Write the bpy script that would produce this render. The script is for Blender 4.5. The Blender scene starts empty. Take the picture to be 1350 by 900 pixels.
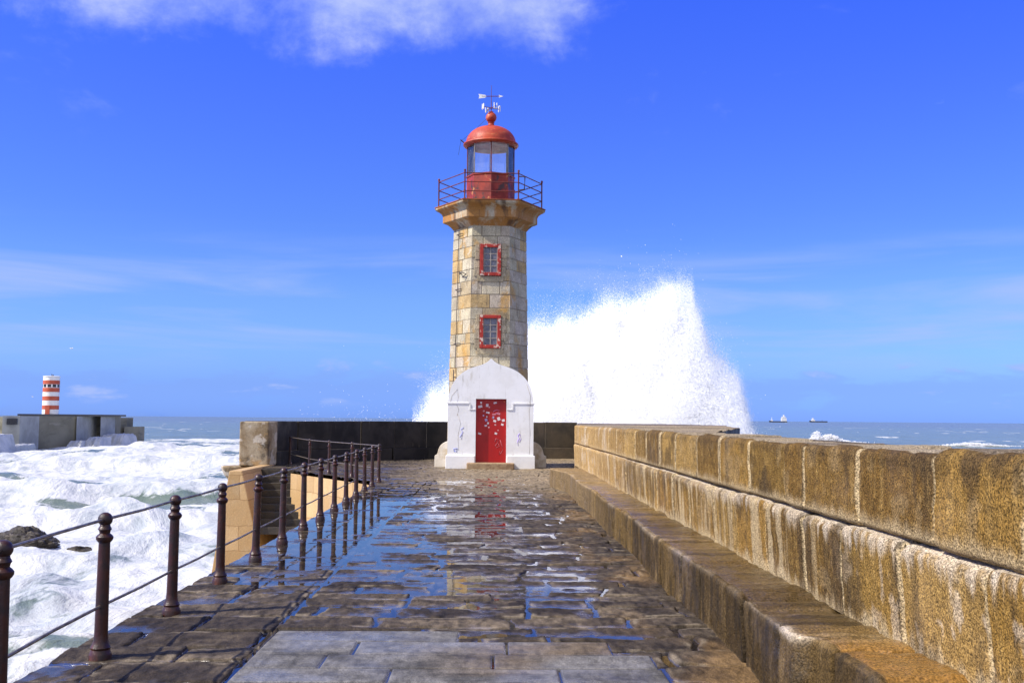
import bpy, bmesh, math, random
import numpy as np
from mathutils import Vector, Matrix
R = math.radians
sc = bpy.context.scene
C = sc.collection

# ------------------------------------------------------------------ camera
cam = bpy.data.cameras.new('camera'); cob = bpy.data.objects.new('camera', cam); C.objects.link(cob)
cam.sensor_width = 36.0; cam.lens = 36.0 * 1400 / 1350
cam.clip_start = 0.1; cam.clip_end = 90000
p_, y_, r_ = R(4.175), R(1.105), 0.008
Fv = Vector((math.sin(y_) * math.cos(p_), math.cos(y_) * math.cos(p_), math.sin(p_)))
R0 = Vector((math.cos(y_), -math.sin(y_), 0)); U0 = R0.cross(Fv)
Rv = R0 * math.cos(r_) + U0 * math.sin(r_); Uv = U0 * math.cos(r_) - R0 * math.sin(r_)
cob.matrix_world = Matrix(((Rv.x, Uv.x, -Fv.x, 0), (Rv.y, Uv.y, -Fv.y, 0), (Rv.z, Uv.z, -Fv.z, 1.65), (0, 0, 0, 1)))
sc.camera = cob

# ------------------------------------------------------------------ sun, sky, exposure
SUN_TO = Vector((-1.0, -0.29, 1.0)).normalized()
sun = bpy.data.lights.new('sun', 'SUN'); sun.energy = 5.0; sun.angle = R(0.5); sun.color = (1.0, 0.93, 0.82)
sob = bpy.data.objects.new('sun', sun); C.objects.link(sob)
sob.rotation_euler = SUN_TO.to_track_quat('Z', 'Y').to_euler(); sob.location = (-20, -5, 40)
SKY_STRENGTH = 0.14
EXPOSURE = 0.40
sc.view_settings.view_transform = 'Standard'; sc.view_settings.look = 'None'
sc.view_settings.gamma = 1.0; sc.view_settings.use_curve_mapping = False
sc.view_settings.exposure = EXPOSURE
try:
    sc.cycles.use_denoising = True
    sc.cycles.max_bounces = 40; sc.cycles.diffuse_bounces = 40; sc.cycles.transmission_bounces = 40; sc.cycles.transparent_max_bounces = 32
    sc.cycles.caustics_reflective = False; sc.cycles.caustics_refractive = False
except Exception:
    pass


class NG:
    """small node-graph writer"""
    def __init__(s, tree):
        s.t = tree; s.t.nodes.clear()
    def n(s, kind, ins=None, **props):
        nd = s.t.nodes.new(kind)
        for k, v in props.items():
            setattr(nd, k, v)
        for k, v in (ins or {}).items():
            s.put(nd.inputs[k], v)
        return nd
    def put(s, sock, v):
        if isinstance(v, bpy.types.NodeSocket):
            s.t.links.new(v, sock)
        else:
            if sock.type == 'RGBA' and not hasattr(v, '__len__'):
                v = (v, v, v, 1)
            if sock.type == 'RGBA' and len(v) == 3:
                v = (*v, 1)
            sock.default_value = v
    def m(s, op, a, b=0.0, c=0.0, clamp=False):
        nd = s.n('ShaderNodeMath', {0: a, 1: b, 2: c}, operation=op); nd.use_clamp = clamp
        return nd.outputs[0]
    def mix(s, f, a, b, blend='MIX'):
        nd = s.n('ShaderNodeMix', data_type='RGBA', blend_type=blend)
        s.put(nd.inputs[0], f); s.put(nd.inputs[6], a); s.put(nd.inputs[7], b)
        return nd.outputs[2]
    def ss(s, x, lo, hi, a=0.0, b=1.0):
        nd = s.n('ShaderNodeMapRange', {0: x, 1: lo, 2: hi, 3: a, 4: b}, interpolation_type='SMOOTHSTEP')
        return nd.outputs[0]
    def noise(s, vec, scale, detail=6.0, rough=0.55, dist=0.0, w=None):
        nd = s.n('ShaderNodeTexNoise', {'Vector': vec, 'Scale': scale, 'Detail': detail, 'Roughness': rough, 'Distortion': dist})
        return nd.outputs[0]
    def mapping(s, vec, scale=(1, 1, 1), loc=(0, 0, 0)):
        return s.n('ShaderNodeMapping', {'Vector': vec, 'Scale': scale, 'Location': loc}).outputs[0]


# ---- world: Nishita sky, deepened to the photograph's blue, with clouds laid out by direction
world = bpy.data.worlds.new('World'); sc.world = world; world.use_nodes = True
g = NG(world.node_tree)
sky = g.n('ShaderNodeTexSky', sky_type='NISHITA', sun_disc=False)
sky.sun_elevation = math.asin(SUN_TO.z); sky.sun_rotation = math.atan2(SUN_TO.x, SUN_TO.y) % (2 * math.pi)
sky.air_density = 1.0; sky.dust_density = 0.6; sky.ozone_density = 2.0
dirv = g.n('ShaderNodeTexCoord').outputs['Generated']
sx = g.n('ShaderNodeSeparateXYZ', {0: dirv})
el = g.m('ARCSINE', sx.outputs[2])
az = g.m('ARCTAN2', sx.outputs[0], sx.outputs[1])
ramp = g.n('ShaderNodeValToRGB', {0: g.m('MULTIPLY', el, 1.0)})
cr = ramp.color_ramp
SKYT = [(0.0, (0.28, 0.53, 1.72)), (0.009, (0.27, 0.52, 1.70)), (0.03, (0.26, 0.45, 1.31)), (0.06, (0.31, 0.50, 1.07)), (0.11, (0.33, 0.50, 0.97)), (0.18, (0.275, 0.435, 1.04)), (0.29, (0.25, 0.40, 1.25)), (0.384, (0.215, 0.385, 1.45)), (0.65, (0.38, 0.56, 1.35)), (1.0, (0.50, 0.65, 1.3))]
while len(cr.elements) < len(SKYT):
    cr.elements.new(0.5)
for e, (pos, col) in zip(cr.elements, SKYT):
    e.position = pos; e.color = (*col, 1)
base = g.mix(1.0, sky.outputs[0], ramp.outputs[0], 'MULTIPLY')
ae = g.n('ShaderNodeCombineXYZ', {0: az, 1: el}).outputs[0]
# high cumulus along the top, left of the tower
n1 = g.noise(g.mapping(ae, (9, 12, 1), (1.7, 3.9, 0)), 1.0, 12, 0.64, 0.12)
edge = g.ss(el, 0.275, 0.385)
azm = g.m('MULTIPLY', g.ss(az, -0.62, -0.40), g.ss(az, 0.24, 0.02))
dens = g.m('ADD', g.m('MULTIPLY', g.m('MULTIPLY', edge, azm), 0.62), g.m('SUBTRACT', n1, 0.78))
c1 = g.m('MULTIPLY', g.ss(dens, 0.0, 0.46), 0.80)
# thin isolated wisps
n2 = g.noise(g.mapping(ae, (7, 11, 1), (8.3, 2.2, 0)), 1.0, 7, 0.6, 0.3)
c2 = g.m('MULTIPLY', g.m('MULTIPLY', g.ss(n2, 0.60, 0.80), g.ss(el, 0.20, 0.30)), 0.30)
# cirrus veil, stretched along the horizon
n3 = g.noise(g.mapping(ae, (2.6, 26, 1), (1.7, 5.0, 0)), 1.0, 6, 0.55, 0.5)
band = g.m('MULTIPLY', g.ss(el, 0.03, 0.085), g.ss(el, 0.19, 0.10))
c3 = g.m('MULTIPLY', g.m('MULTIPLY', g.ss(n3, 0.42, 0.72), band), 0.85)
# low lumpy bank above the sea
n4 = g.noise(g.mapping(ae, (13, 40, 1), (0.3, 7.7, 0)), 1.0, 8, 0.58, 0.25)
bank = g.m('MULTIPLY', g.ss(el, 0.060, 0.028), 0.34)
c4 = g.m('MULTIPLY', g.ss(g.m('ADD', n4, bank), 0.68, 0.80), 0.42)
col = g.mix(c3, base, (2.3, 3.0, 5.3))
col = g.mix(c4, col, (1.30, 2.20, 5.0))
puff = g.m('MULTIPLY', g.ss(n4, 0.56, 0.70), g.m('MULTIPLY', g.ss(el, 0.008, 0.02), g.ss(el, 0.062, 0.04)))
col = g.mix(g.m('MULTIPLY', puff, 0.9), col, (2.2, 2.9, 5.3))
col = g.mix(g.m('ADD', c1, c2, 0, True), col, g.mix(g.ss(n1, 0.45, 0.75), (2.3, 2.9, 5.3), (3.6, 4.0, 5.4)))
# bright broken cloud added out of view behind the camera as neutral fill light
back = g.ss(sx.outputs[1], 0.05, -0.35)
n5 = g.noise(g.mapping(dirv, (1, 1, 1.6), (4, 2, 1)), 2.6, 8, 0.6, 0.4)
c_fill = g.m('MULTIPLY', g.m('MULTIPLY', g.ss(n5, 0.36, 0.56), back), g.ss(el, -0.02, 0.10))
col = g.mix(g.m('MULTIPLY', c_fill, 0.9), col, (6.2, 6.1, 6.2))
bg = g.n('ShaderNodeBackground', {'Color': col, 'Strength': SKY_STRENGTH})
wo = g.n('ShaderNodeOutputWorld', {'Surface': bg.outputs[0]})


# ------------------------------------------------------------------ numpy noise
def _hash(ix, iy, iz, seed):
    h = (ix.astype(np.int64) * 374761393 + iy.astype(np.int64) * 668265263 + iz.astype(np.int64) * 2147483647 + seed * 1274126177) & 0xffffffff
    h = ((h ^ (h >> 13)) * 1274126177) & 0xffffffff
    h = ((h ^ (h >> 16)) * 2246822519) & 0xffffffff
    return ((h ^ (h >> 15)) & 0xffff) / 65535.0
def vnoise(x, y, z=None, seed=0):
    x = np.asarray(x, float); y = np.asarray(y, float)
    x, y = np.broadcast_arrays(x, y)
    three = z is not None
    z = np.broadcast_to(np.asarray(z if three else 0.0, float), x.shape)
    ix, iy, iz = np.floor(x), np.floor(y), np.floor(z)
    fx, fy, fz = x - ix, y - iy, z - iz
    fx, fy, fz = [t * t * t * (t * (t * 6 - 15) + 10) for t in (fx, fy, fz)]
    def lay(k):
        a = _hash(ix, iy, iz + k, seed); b = _hash(ix + 1, iy, iz + k, seed)
        c = _hash(ix, iy + 1, iz + k, seed); d = _hash(ix + 1, iy + 1, iz + k, seed)
        return (a + (b - a) * fx) * (1 - fy) + (c + (d - c) * fx) * fy
    v = lay(0)
    if three:
        v = v * (1 - fz) + lay(1) * fz
    return v * 2 - 1
def fbm(x, y, z=None, o=4, seed=0, gain=0.5):
    s = 0; a = 1.0; t = 0
    for k in range(o):
        f = 2.03 ** k
        s = s + a * vnoise(np.asarray(x) * f + 17.3 * k, np.asarray(y) * f - 9.1 * k, None if z is None else np.asarray(z) * f, seed + k)
        t += a; a *= gain
    return s / t
def sstep(a, b, x):
    t = np.clip((np.asarray(x, float) - a) / (b - a), 0, 1); return t * t * (3 - 2 * t)
def lerp(a, b, t): return a + (b - a) * t
def cmix(a, b, t):
    a = np.asarray(a, float); b = np.asarray(b, float); return a + (b - a) * np.asarray(t)[..., None]


# ------------------------------------------------------------------ objects
def setp(o, label=None, cat=None, group=None, kind=None):
    for k, v in (('label', label), ('category', cat), ('group', group), ('kind', kind)):
        if v: o[k] = v
    return o
def thing(name, label, cat, loc=(0, 0, 0), group=None):
    o = bpy.data.objects.new(name, None); C.objects.link(o); o.location = loc
    o.empty_display_size = 0.2
    return setp(o, label, cat, group)
def base_of(parent):
    v = Vector((0, 0, 0))
    while parent is not None:
        v = v + parent.location; parent = parent.parent
    return v
def link(name, me, mat, parent=None, smooth=False):
    """links a mesh whose vertices are in world space, under its thing"""
    o = bpy.data.objects.new(name, me); C.objects.link(o)
    if mat: me.materials.append(mat)
    if parent is not None:
        b = base_of(parent); me.transform(Matrix.Translation(-b)); o.parent = parent
    if smooth:
        me.polygons.foreach_set('use_smooth', np.ones(len(me.polygons), bool))
    me.update()
    return o
def raw(name, V, Q, mat, parent=None, smooth=True, col=None, extra=None, uv=None):
    """fast mesh from arrays; Q is (n,3) or (n,4)"""
    V = np.ascontiguousarray(V, np.float32); Q = np.ascontiguousarray(Q, np.int32)
    me = bpy.data.meshes.new(name)
    me.vertices.add(len(V)); me.vertices.foreach_set('co', V.ravel())
    k = Q.shape[1]
    me.loops.add(Q.size); me.loops.foreach_set('vertex_index', Q.ravel())
    me.polygons.add(len(Q)); me.polygons.foreach_set('loop_start', np.arange(0, Q.size, k, dtype=np.int32))
    me.update(calc_edges=True)
    if col is not None:
        a = me.color_attributes.new('Col', 'FLOAT_COLOR', 'POINT')
        c4_ = np.ones((len(V), 4), np.float32); c4_[:, :3] = col
        a.data.foreach_set('color', c4_.ravel())
    for nm, arr in (extra or {}).items():
        a = me.attributes.new(nm, 'FLOAT', 'POINT'); a.data.foreach_set('value', np.ascontiguousarray(arr, np.float32))
    if uv is not None:
        l = me.uv_layers.new(name='UVMap'); l.data.foreach_set('uv', np.ascontiguousarray(uv[Q.ravel()], np.float32).ravel())
    return link(name, me, mat, parent, smooth)
def gridq(nu, nv):
    i = np.arange(nu * nv).reshape(nu, nv)
    return np.stack([i[:-1, :-1], i[1:, :-1], i[1:, 1:], i[:-1, 1:]], -1).reshape(-1, 4)


class MB:
    """collects shapes into one mesh"""
    def __init__(s): s.bm = bmesh.new(); s.cl = s.bm.loops.layers.float_color.new('Col'); s.c = (1, 1, 1, 1)
    def _f(s, vs):
        try:
            f = s.bm.faces.new(vs)
        except ValueError:
            return None
        for l in f.loops: l[s.cl] = s.c
        return f
    def hexa(s, P):
        """8 points: 4 below, 4 above"""
        v = [s.bm.verts.new(p) for p in P]
        for q in ((3, 2, 1, 0), (4, 5, 6, 7), (0, 1, 5, 4), (1, 2, 6, 5), (2, 3, 7, 6), (3, 0, 4, 7)):
            s._f([v[i] for i in q])
    def box(s, x0, x1, y0, y1, z0, z1):
        s.hexa([(x0, y0, z0), (x1, y0, z0), (x1, y1, z0), (x0, y1, z0), (x0, y0, z1), (x1, y0, z1), (x1, y1, z1), (x0, y1, z1)])
    def prism(s, pts, z0, z1, top=None):
        """vertical prism from a ccw outline"""
        t = top or pts
        a = [s.bm.verts.new((x, y, z0)) for x, y in pts]; b = [s.bm.verts.new((x, y, z1)) for x, y in t]
        n = len(a)
        for i in range(n): s._f([a[i], a[(i + 1) % n], b[(i + 1) % n], b[i]])
        s._f(b); s._f(a[::-1])
    def xz(s, pts, y0, y1):
        """outline in x-z extruded along y (pts ccw seen from -y)"""
        a = [s.bm.verts.new((x, y0, z)) for x, z in pts]; b = [s.bm.verts.new((x, y1, z)) for x, z in pts]
        n = len(a)
        for i in range(n): s._f([a[(i + 1) % n], a[i], b[i], b[(i + 1) % n]])
        s._f(a); s._f(b[::-1])
    def lathe(s, prof, c=(0, 0, 0), n=24, rot=0.0, cap=True, a0=0.0, a1=2 * math.pi):
        full = abs(a1 - a0 - 2 * math.pi) < 1e-6
        k = n if full else n + 1
        rings = []
        for r, z in prof:
            rings.append([s.bm.verts.new((c[0] + r * math.cos(rot + a0 + (a1 - a0) * i / n), c[1] + r * math.sin(rot + a0 + (a1 - a0) * i / n), c[2] + z)) for i in range(k)])
        for A, B in zip(rings, rings[1:]):
            for i in range(n):
                j = (i + 1) % k
                s._f([A[i], A[j], B[j], B[i]])
        if cap and full:
            s._f(rings[0][::-1]); s._f(rings[-1])
    def tube(s, pts, r, n=8):
        pts = [Vector(p) for p in pts]; rings = []
        for i, p in enumerate(pts):
            d = (pts[min(i + 1, len(pts) - 1)] - pts[max(i - 1, 0)]).normalized()
            u = d.cross(Vector((0, 0, 1)))
            if u.length < 1e-3: u = d.cross(Vector((1, 0, 0)))
            u.normalize(); w = d.cross(u)
            rr = r[i] if hasattr(r, '__len__') else r
            rings.append([s.bm.verts.new(p + (u * math.cos(2 * math.pi * k / n) + w * math.sin(2 * math.pi * k / n)) * rr) for k in range(n)])
        for A, B in zip(rings, rings[1:]):
            for i in range(n): s._f([A[i], B[i], B[(i + 1) % n], A[(i + 1) % n]])
        s._f(rings[0]); s._f(rings[-1][::-1])
    def sphere(s, c, r, n=16):
        s.lathe([(r * math.sin(math.pi * i / n), -r * math.cos(math.pi * i / n)) for i in range(1, n)], c, n * 2)
    def done(s, name, mat, parent=None, smooth=False, bevel=0.0, seg=2, autos=None):
        bmesh.ops.recalc_face_normals(s.bm, faces=s.bm.faces)
        if bevel:
            es = [e for e in s.bm.edges if len(e.link_faces) == 2 and e.calc_face_angle(0) > 0.5]
            bmesh.ops.bevel(s.bm, geom=es, offset=bevel, segments=seg, affect='EDGES', profile=0.6)
        me = bpy.data.meshes.new(name); s.bm.to_mesh(me); s.bm.free()
        o = link(name, me, mat, parent, smooth or autos is not None)
        if autos is not None:
            me.set_sharp_from_angle(angle=R(autos))
        return o


# ------------------------------------------------------------------ materials
def pm(name, c1, c2=None, scale=3.0, lo=0.35, hi=0.65, rough=(0.6, 0.85), bump=0.3, bscale=30.0, metallic=0.0, stains=(), attr=False,
       coat=0.0, spec=0.5, bdist=0.02, grain=0.0, gscale=150.0, brick=None):
    """procedural surface: two tones, stains with their own stretch, grain, relief"""
    m = bpy.data.materials.new(name); m.use_nodes = True; g = NG(m.node_tree)
    P = g.n('ShaderNodeTexCoord').outputs['Object']
    nb = g.noise(P, scale, 7, 0.6, 0.2)
    f = g.ss(nb, lo, hi)
    col = g.mix(f, c1, c2 or c1)
    if attr:
        a = g.n('ShaderNodeAttribute', attribute_name='Col')
        col = g.mix(1.0, col, a.outputs['Color'], 'MULTIPLY')
    for k, (cc, ssc, stretch, slo, shi, amt) in enumerate(stains):
        q = g.noise(g.mapping(P, stretch, (3.7 * k + 1.3, 2.1 * k, 5.9 * k)), ssc, 6, 0.6, 0.3)
        col = g.mix(g.m('MULTIPLY', g.ss(q, slo, shi), amt), col, cc)
    h = g.noise(P, bscale, 8, 0.62)
    if grain:
        gr = g.noise(P, gscale, 3, 0.6)
        col = g.mix(1.0, col, g.n('ShaderNodeCombineColor', {0: g.ss(gr, 0.3, 0.7, 1 - grain, 1 + grain), 1: g.ss(gr, 0.3, 0.7, 1 - grain, 1 + grain), 2: g.ss(gr, 0.3, 0.7, 1 - grain, 1 + grain)}).outputs[0], 'MULTIPLY')
        h = g.m('ADD', h, g.m('MULTIPLY', gr, 0.5))
    if brick:
        uv = g.n('ShaderNodeTexCoord').outputs['UV']
        wob = g.noise(uv, 1.5, 4, 0.5)
        uvw = g.n('ShaderNodeVectorMath', {0: uv, 1: g.n('ShaderNodeCombineXYZ', {0: g.m('MULTIPLY', wob, 0.10), 1: g.m('MULTIPLY', wob, 0.14)}).outputs[0]}, operation='ADD').outputs[0]
        b = g.n('ShaderNodeTexBrick', {'Vector': uvw, 'Scale': 1.0, 'Color1': (1, 1, 1, 1), 'Color2': (0.72, 0.68, 0.6, 1), 'Mortar': brick[2], 'Mortar Size': brick[3], 'Brick Width': brick[0], 'Row Height': brick[1], 'Mortar Smooth': 0.3})
        col = g.mix(1.0, col, b.outputs['Color'], 'MULTIPLY')
        h = g.m('SUBTRACT', h, g.m('MULTIPLY', b.outputs['Fac'], 0.9))
    rg = g.ss(nb, lo, hi, rough[0], rough[1])
    bp = g.n('ShaderNodeBump', {'Strength': bump, 'Distance': bdist, 'Height': h})
    s = g.n('ShaderNodeBsdfPrincipled', {'Base Color': col, 'Roughness': rg, 'Metallic': metallic, 'Normal': bp.outputs[0], 'Coat Weight': coat, 'Specular IOR Level': spec})
    g.n('ShaderNodeOutputMaterial', {'Surface': s.outputs[0]})
    return m

RUST = (0.36, 0.10, 0.015); RUST2 = (0.16, 0.05, 0.02)
M = {}
M['tower'] = pm('tower_granite', (0.52, 0.46, 0.33), (0.36, 0.31, 0.22), 2.2, 0.3, 0.7, (0.75, 0.9), 0.75, 16, attr=True, grain=0.32, gscale=38,
                stains=[((0.17, 0.13, 0.08), 1.6, (2.5, 2.5, 0.6), 0.54, 0.70, 0.65), ((0.46, 0.25, 0.05), 1.0, (1.6, 1.6, 1.0), 0.54, 0.66, 0.75), ((0.05, 0.035, 0.025), 3.0, (1.5, 1.5, 0.8), 0.66, 0.74, 0.7), ((0.62, 0.56, 0.45), 2.4, (1, 1, 1.4), 0.58, 0.70, 0.5)])
M['mortar'] = pm('mortar', (0.20, 0.16, 0.11), (0.32, 0.27, 0.19), 6, bump=0.5)
M['cornice'] = pm('cornice_stone', (0.52, 0.45, 0.32), (0.38, 0.31, 0.20), 2.5, 0.3, 0.7, (0.75, 0.9), 0.5, 22, grain=0.2, gscale=45, attr=True,
                  stains=[((0.36, 0.15, 0.02), 1.0, (1.9, 1.9, 0.35), 0.38, 0.52, 0.92), ((0.07, 0.035, 0.02), 0.9, (2.3, 2.3, 0.4), 0.54, 0.66, 0.8)])
M['white'] = pm('whitewash', (0.84, 0.84, 0.84), (0.76, 0.755, 0.74), 1.6, 0.35, 0.7, (0.7, 0.9), 0.25, 14,
                stains=[((0.42, 0.38, 0.28), 1.5, (2.2, 2.2, 0.7), 0.56, 0.74, 0.50), ((0.24, 0.21, 0.14), 2.6, (3.0, 3.0, 0.35), 0.60, 0.72, 0.55), ((0.33, 0.30, 0.24), 9.0, (1, 1, 1), 0.64, 0.74, 0.4)])
M['red'] = pm('red_paint', (0.55, 0.045, 0.018), (0.40, 0.028, 0.015), 3.0, 0.35, 0.65, (0.4, 0.6), 0.2, 25,
              stains=[(RUST2, 3.5, (2, 2, 0.7), 0.62, 0.74, 0.8), ((0.62, 0.35, 0.28), 7.0, (1, 1, 1), 0.68, 0.74, 0.7)])
M['dome'] = pm('dome_paint', (0.48, 0.065, 0.016), (0.30, 0.026, 0.010), 2.6, 0.35, 0.65, (0.45, 0.65), 0.2, 20,
               stains=[((0.55, 0.25, 0.10), 3.5, (1.5, 1.5, 2.5), 0.58, 0.70, 0.6), (RUST2, 5, (1, 1, 1), 0.62, 0.72, 0.55)])
M['drum'] = pm('drum_paint', (0.34, 0.030, 0.007), (0.17, 0.012, 0.006), 2.0, 0.35, 0.65, (0.45, 0.65), 0.25, 20,
               stains=[((0.035, 0.02, 0.018), 2.2, (1.3, 1.3, 1), 0.53, 0.60, 0.9), ((0.60, 0.28, 0.08), 4, (1, 1, 0.8), 0.62, 0.7, 0.7)])
M['frame'] = pm('window_paint', (0.40, 0.022, 0.008), (0.28, 0.014, 0.006), 5, rough=(0.5, 0.7), bump=0.4, bscale=40,
                stains=[((0.62, 0.50, 0.40), 6, (1, 1, 1), 0.53, 0.62, 0.9), ((0.1, 0.03, 0.02), 9, (1, 1, 1), 0.62, 0.7, 0.7)])
M['door'] = pm('door_paint', (0.38, 0.003, 0.002), (0.32, 0.003, 0.002), 2, rough=(0.38, 0.5), bump=0.06, bscale=12)
M['sash'] = pm('sash_paint', (0.34, 0.30, 0.26), (0.24, 0.21, 0.18), 8, bump=0.3)
M['rail_red'] = pm('rail_red_paint', (0.19, 0.022, 0.012), (0.09, 0.014, 0.010), 6, rough=(0.5, 0.7), bump=0.3)
M['iron'] = pm('rusty_iron', (0.050, 0.013, 0.007), (0.018, 0.007, 0.005), 9, 0.35, 0.65, (0.28, 0.5), 0.5, 60, bdist=0.006,
               stains=[((0.20, 0.06, 0.02), 6, (1, 1, 0.5), 0.56, 0.72, 0.7)])
M['bar'] = pm('worn_steel_rail', (0.30, 0.24, 0.17), (0.17, 0.13, 0.09), 12, rough=(0.3, 0.5), bump=0.2, metallic=0.6)
M['bronze'] = pm('bar_dark', (0.05, 0.03, 0.025), rough=(0.4, 0.6))
M['white_metal'] = pm('white_vane_paint', (0.82, 0.82, 0.82), (0.72, 0.72, 0.7), 10, rough=(0.4, 0.6), bump=0.1)
M['step'] = pm('doorstep_stone', (0.36, 0.25, 0.14), (0.24, 0.15, 0.08), 5, bump=0.6, bscale=20, stains=[((0.5, 0.45, 0.38), 6, (1, 1, 1), 0.6, 0.7, 0.6)])
M['buttress'] = pm('buttress_stone', (0.66, 0.60, 0.50), (0.42, 0.33, 0.20), 2.6, 0.4, 0.65, bump=0.5, bscale=20)
M['parapet'] = pm('parapet_stone', (0.085, 0.062, 0.036), (0.035, 0.027, 0.018), 1.4, 0.35, 0.65, (0.55, 0.8), 0.6, 20, attr=True,
                  stains=[((0.25, 0.20, 0.13), 2.5, (3, 3, 0.5), 0.62, 0.75, 0.5)])
M['endblock'] = pm('end_block_stone', (0.40, 0.33, 0.22), (0.24, 0.17, 0.09), 1.6, 0.35, 0.62, (0.7, 0.9), 0.8, 14, grain=0.2, gscale=40,
                   stains=[((0.05, 0.038, 0.025), 1.3, (1, 1, 1.0), 0.50, 0.62, 0.85), ((0.60, 0.54, 0.45), 2.2, (1, 1, 1), 0.54, 0.62, 0.7), ((0.45, 0.26, 0.08), 1.6, (1, 1, 1), 0.58, 0.68, 0.7)])
M['sand'] = pm('sandy_masonry', (0.50, 0.325, 0.145), (0.56, 0.39, 0.20), 1.0, 0.3, 0.7, (0.75, 0.9), 0.5, 12, grain=0.12, gscale=30,
               brick=(1.5, 0.75, (0.62, 0.55, 0.46, 1), 0.012), stains=[((0.60, 0.48, 0.32), 1.4, (1, 1, 0.5), 0.55, 0.7, 0.6), ((0.30, 0.17, 0.06), 1.7, (1, 1, 0.8), 0.60, 0.72, 0.5)])
M['stairs'] = pm('wet_stair_stone', (0.018, 0.014, 0.010), (0.045, 0.034, 0.020), 4, rough=(0.45, 0.7), bump=0.7, bscale=18)
M['concrete'] = pm('weathered_concrete', (0.26, 0.24, 0.17), (0.17, 0.155, 0.11), 0.12, 0.3, 0.7, (0.75, 0.9), 0.5, 1.2, bdist=0.2,
                   stains=[((0.09, 0.085, 0.06), 0.10, (1, 1, 4), 0.52, 0.66, 0.6), ((0.36, 0.33, 0.27), 0.3, (1, 1, 4), 0.6, 0.7, 0.4)])
M['concrete2'] = pm('pale_concrete', (0.40, 0.40, 0.37), (0.30, 0.30, 0.28), 0.3, rough=(0.75, 0.9), bump=0.4, bscale=1.5, bdist=0.1)
M['bw_cap'] = pm('cap_concrete', (0.09, 0.085, 0.075), (0.13, 0.12, 0.1), 0.3)
M['foamfall'] = pm('falling_foam', (0.56, 0.565, 0.57), (0.44, 0.455, 0.47), 0.35, rough=(0.7, 0.9), bump=0.8, bscale=0.9, bdist=0.5, stains=[((0.30, 0.32, 0.35), 0.30, (2.5, 2.5, 0.5), 0.55, 0.7, 0.5)])
M['rwhite'] = pm('tower_white_paint', (0.82, 0.80, 0.77), (0.74, 0.72, 0.7), 0.6, bump=0.1)
M['rred'] = pm('tower_red_paint', (0.52, 0.10, 0.045), (0.44, 0.08, 0.04), 0.8, bump=0.1)
M['dark'] = pm('dark_opening', (0.02, 0.02, 0.025), rough=(0.2, 0.4))
M['rock'] = pm('wet_rock', (0.055, 0.040, 0.022), (0.022, 0.017, 0.011), 1.6, rough=(0.35, 0.7), bump=0.9, bscale=5, bdist=0.15)
M['hull'] = pm('hull_paint', (0.05, 0.06, 0.09), (0.06, 0.07, 0.10), 0.1)
M['super'] = pm('ship_white', (0.75, 0.76, 0.78), (0.7, 0.7, 0.72), 0.1)
M['gull'] = pm('gull_plumage', (0.80, 0.80, 0.80), (0.6, 0.6, 0.62), 3)
M['pink'] = pm('sticker_paper', (0.78, 0.70, 0.70), (0.70, 0.62, 0.64), 20, attr=True, bump=0.05)
M['ink'] = pm('graffiti_ink', (0.35, 0.36, 0.75), (0.45, 0.46, 0.8), 5, attr=True, bump=0.0)
M['wire'] = pm('thin_wire', (0.03, 0.03, 0.035))


def attr_stone(name, rough, bump, bscale, bdist, wet=0.0, grain=0.25, gscale=90.0, wetscale=1.2):
    """stone whose tone is in the mesh; grain and relief added here"""
    m = bpy.data.materials.new(name); m.use_nodes = True; g = NG(m.node_tree)
    P = g.n('ShaderNodeTexCoord').outputs['Object']
    a = g.n('ShaderNodeAttribute', attribute_name='Col').outputs['Color']
    gr = g.noise(P, gscale, 4, 0.65)
    md = g.noise(P, gscale * 0.22, 5, 0.6)
    k = g.m('MULTIPLY', g.ss(gr, 0.3, 0.7, 1 - grain, 1 + grain), g.ss(md, 0.3, 0.7, 1 - grain * 0.22, 1 + grain * 0.22))
    col = g.mix(1.0, a, g.n('ShaderNodeCombineColor', {0: k, 1: k, 2: k}).outputs[0], 'MULTIPLY')
    h = g.m('ADD', g.noise(P, bscale, 9, 0.65), g.m('MULTIPLY', gr, 0.35))
    w = g.n('ShaderNodeAttribute', attribute_name='wet').outputs['Fac']
    wn = g.m('MULTIPLY', g.ss(g.m('ADD', g.noise(P, wetscale, 6, 0.6, 0.4), g.m('MULTIPLY', w, 0.6)), 0.62, 0.95), 1.0)
    rg = g.m('ADD', g.m('MULTIPLY', wn, rough[0] - rough[1]), rough[1])
    bs = g.m('MULTIPLY', g.m('SUBTRACT', 1.0, g.m('MULTIPLY', wn, 0.6)), bump)
    bp = g.n('ShaderNodeBump', {'Strength': bs, 'Distance': bdist, 'Height': h})
    s = g.n('ShaderNodeBsdfPrincipled', {'Base Color': col, 'Roughness': rg, 'Normal': bp.outputs[0], 'Specular IOR Level': g.m('ADD', g.m('MULTIPLY', wn, 0.38), 0.12)})
    g.n('ShaderNodeOutputMaterial', {'Surface': s.outputs[0]})
    return m
M['deck'] = attr_stone('wet_deck_stone', (0.16, 0.70), 0.75, 26, 0.022, grain=0.40, gscale=100)
M['wall'] = attr_stone('rough_wall_granite', (0.45, 0.85), 1.0, 60, 0.022, grain=0.85, gscale=95)
M['ledge'] = attr_stone('wet_ledge_granite', (0.14, 0.75), 0.85, 40, 0.024, grain=0.6, gscale=75)


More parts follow.
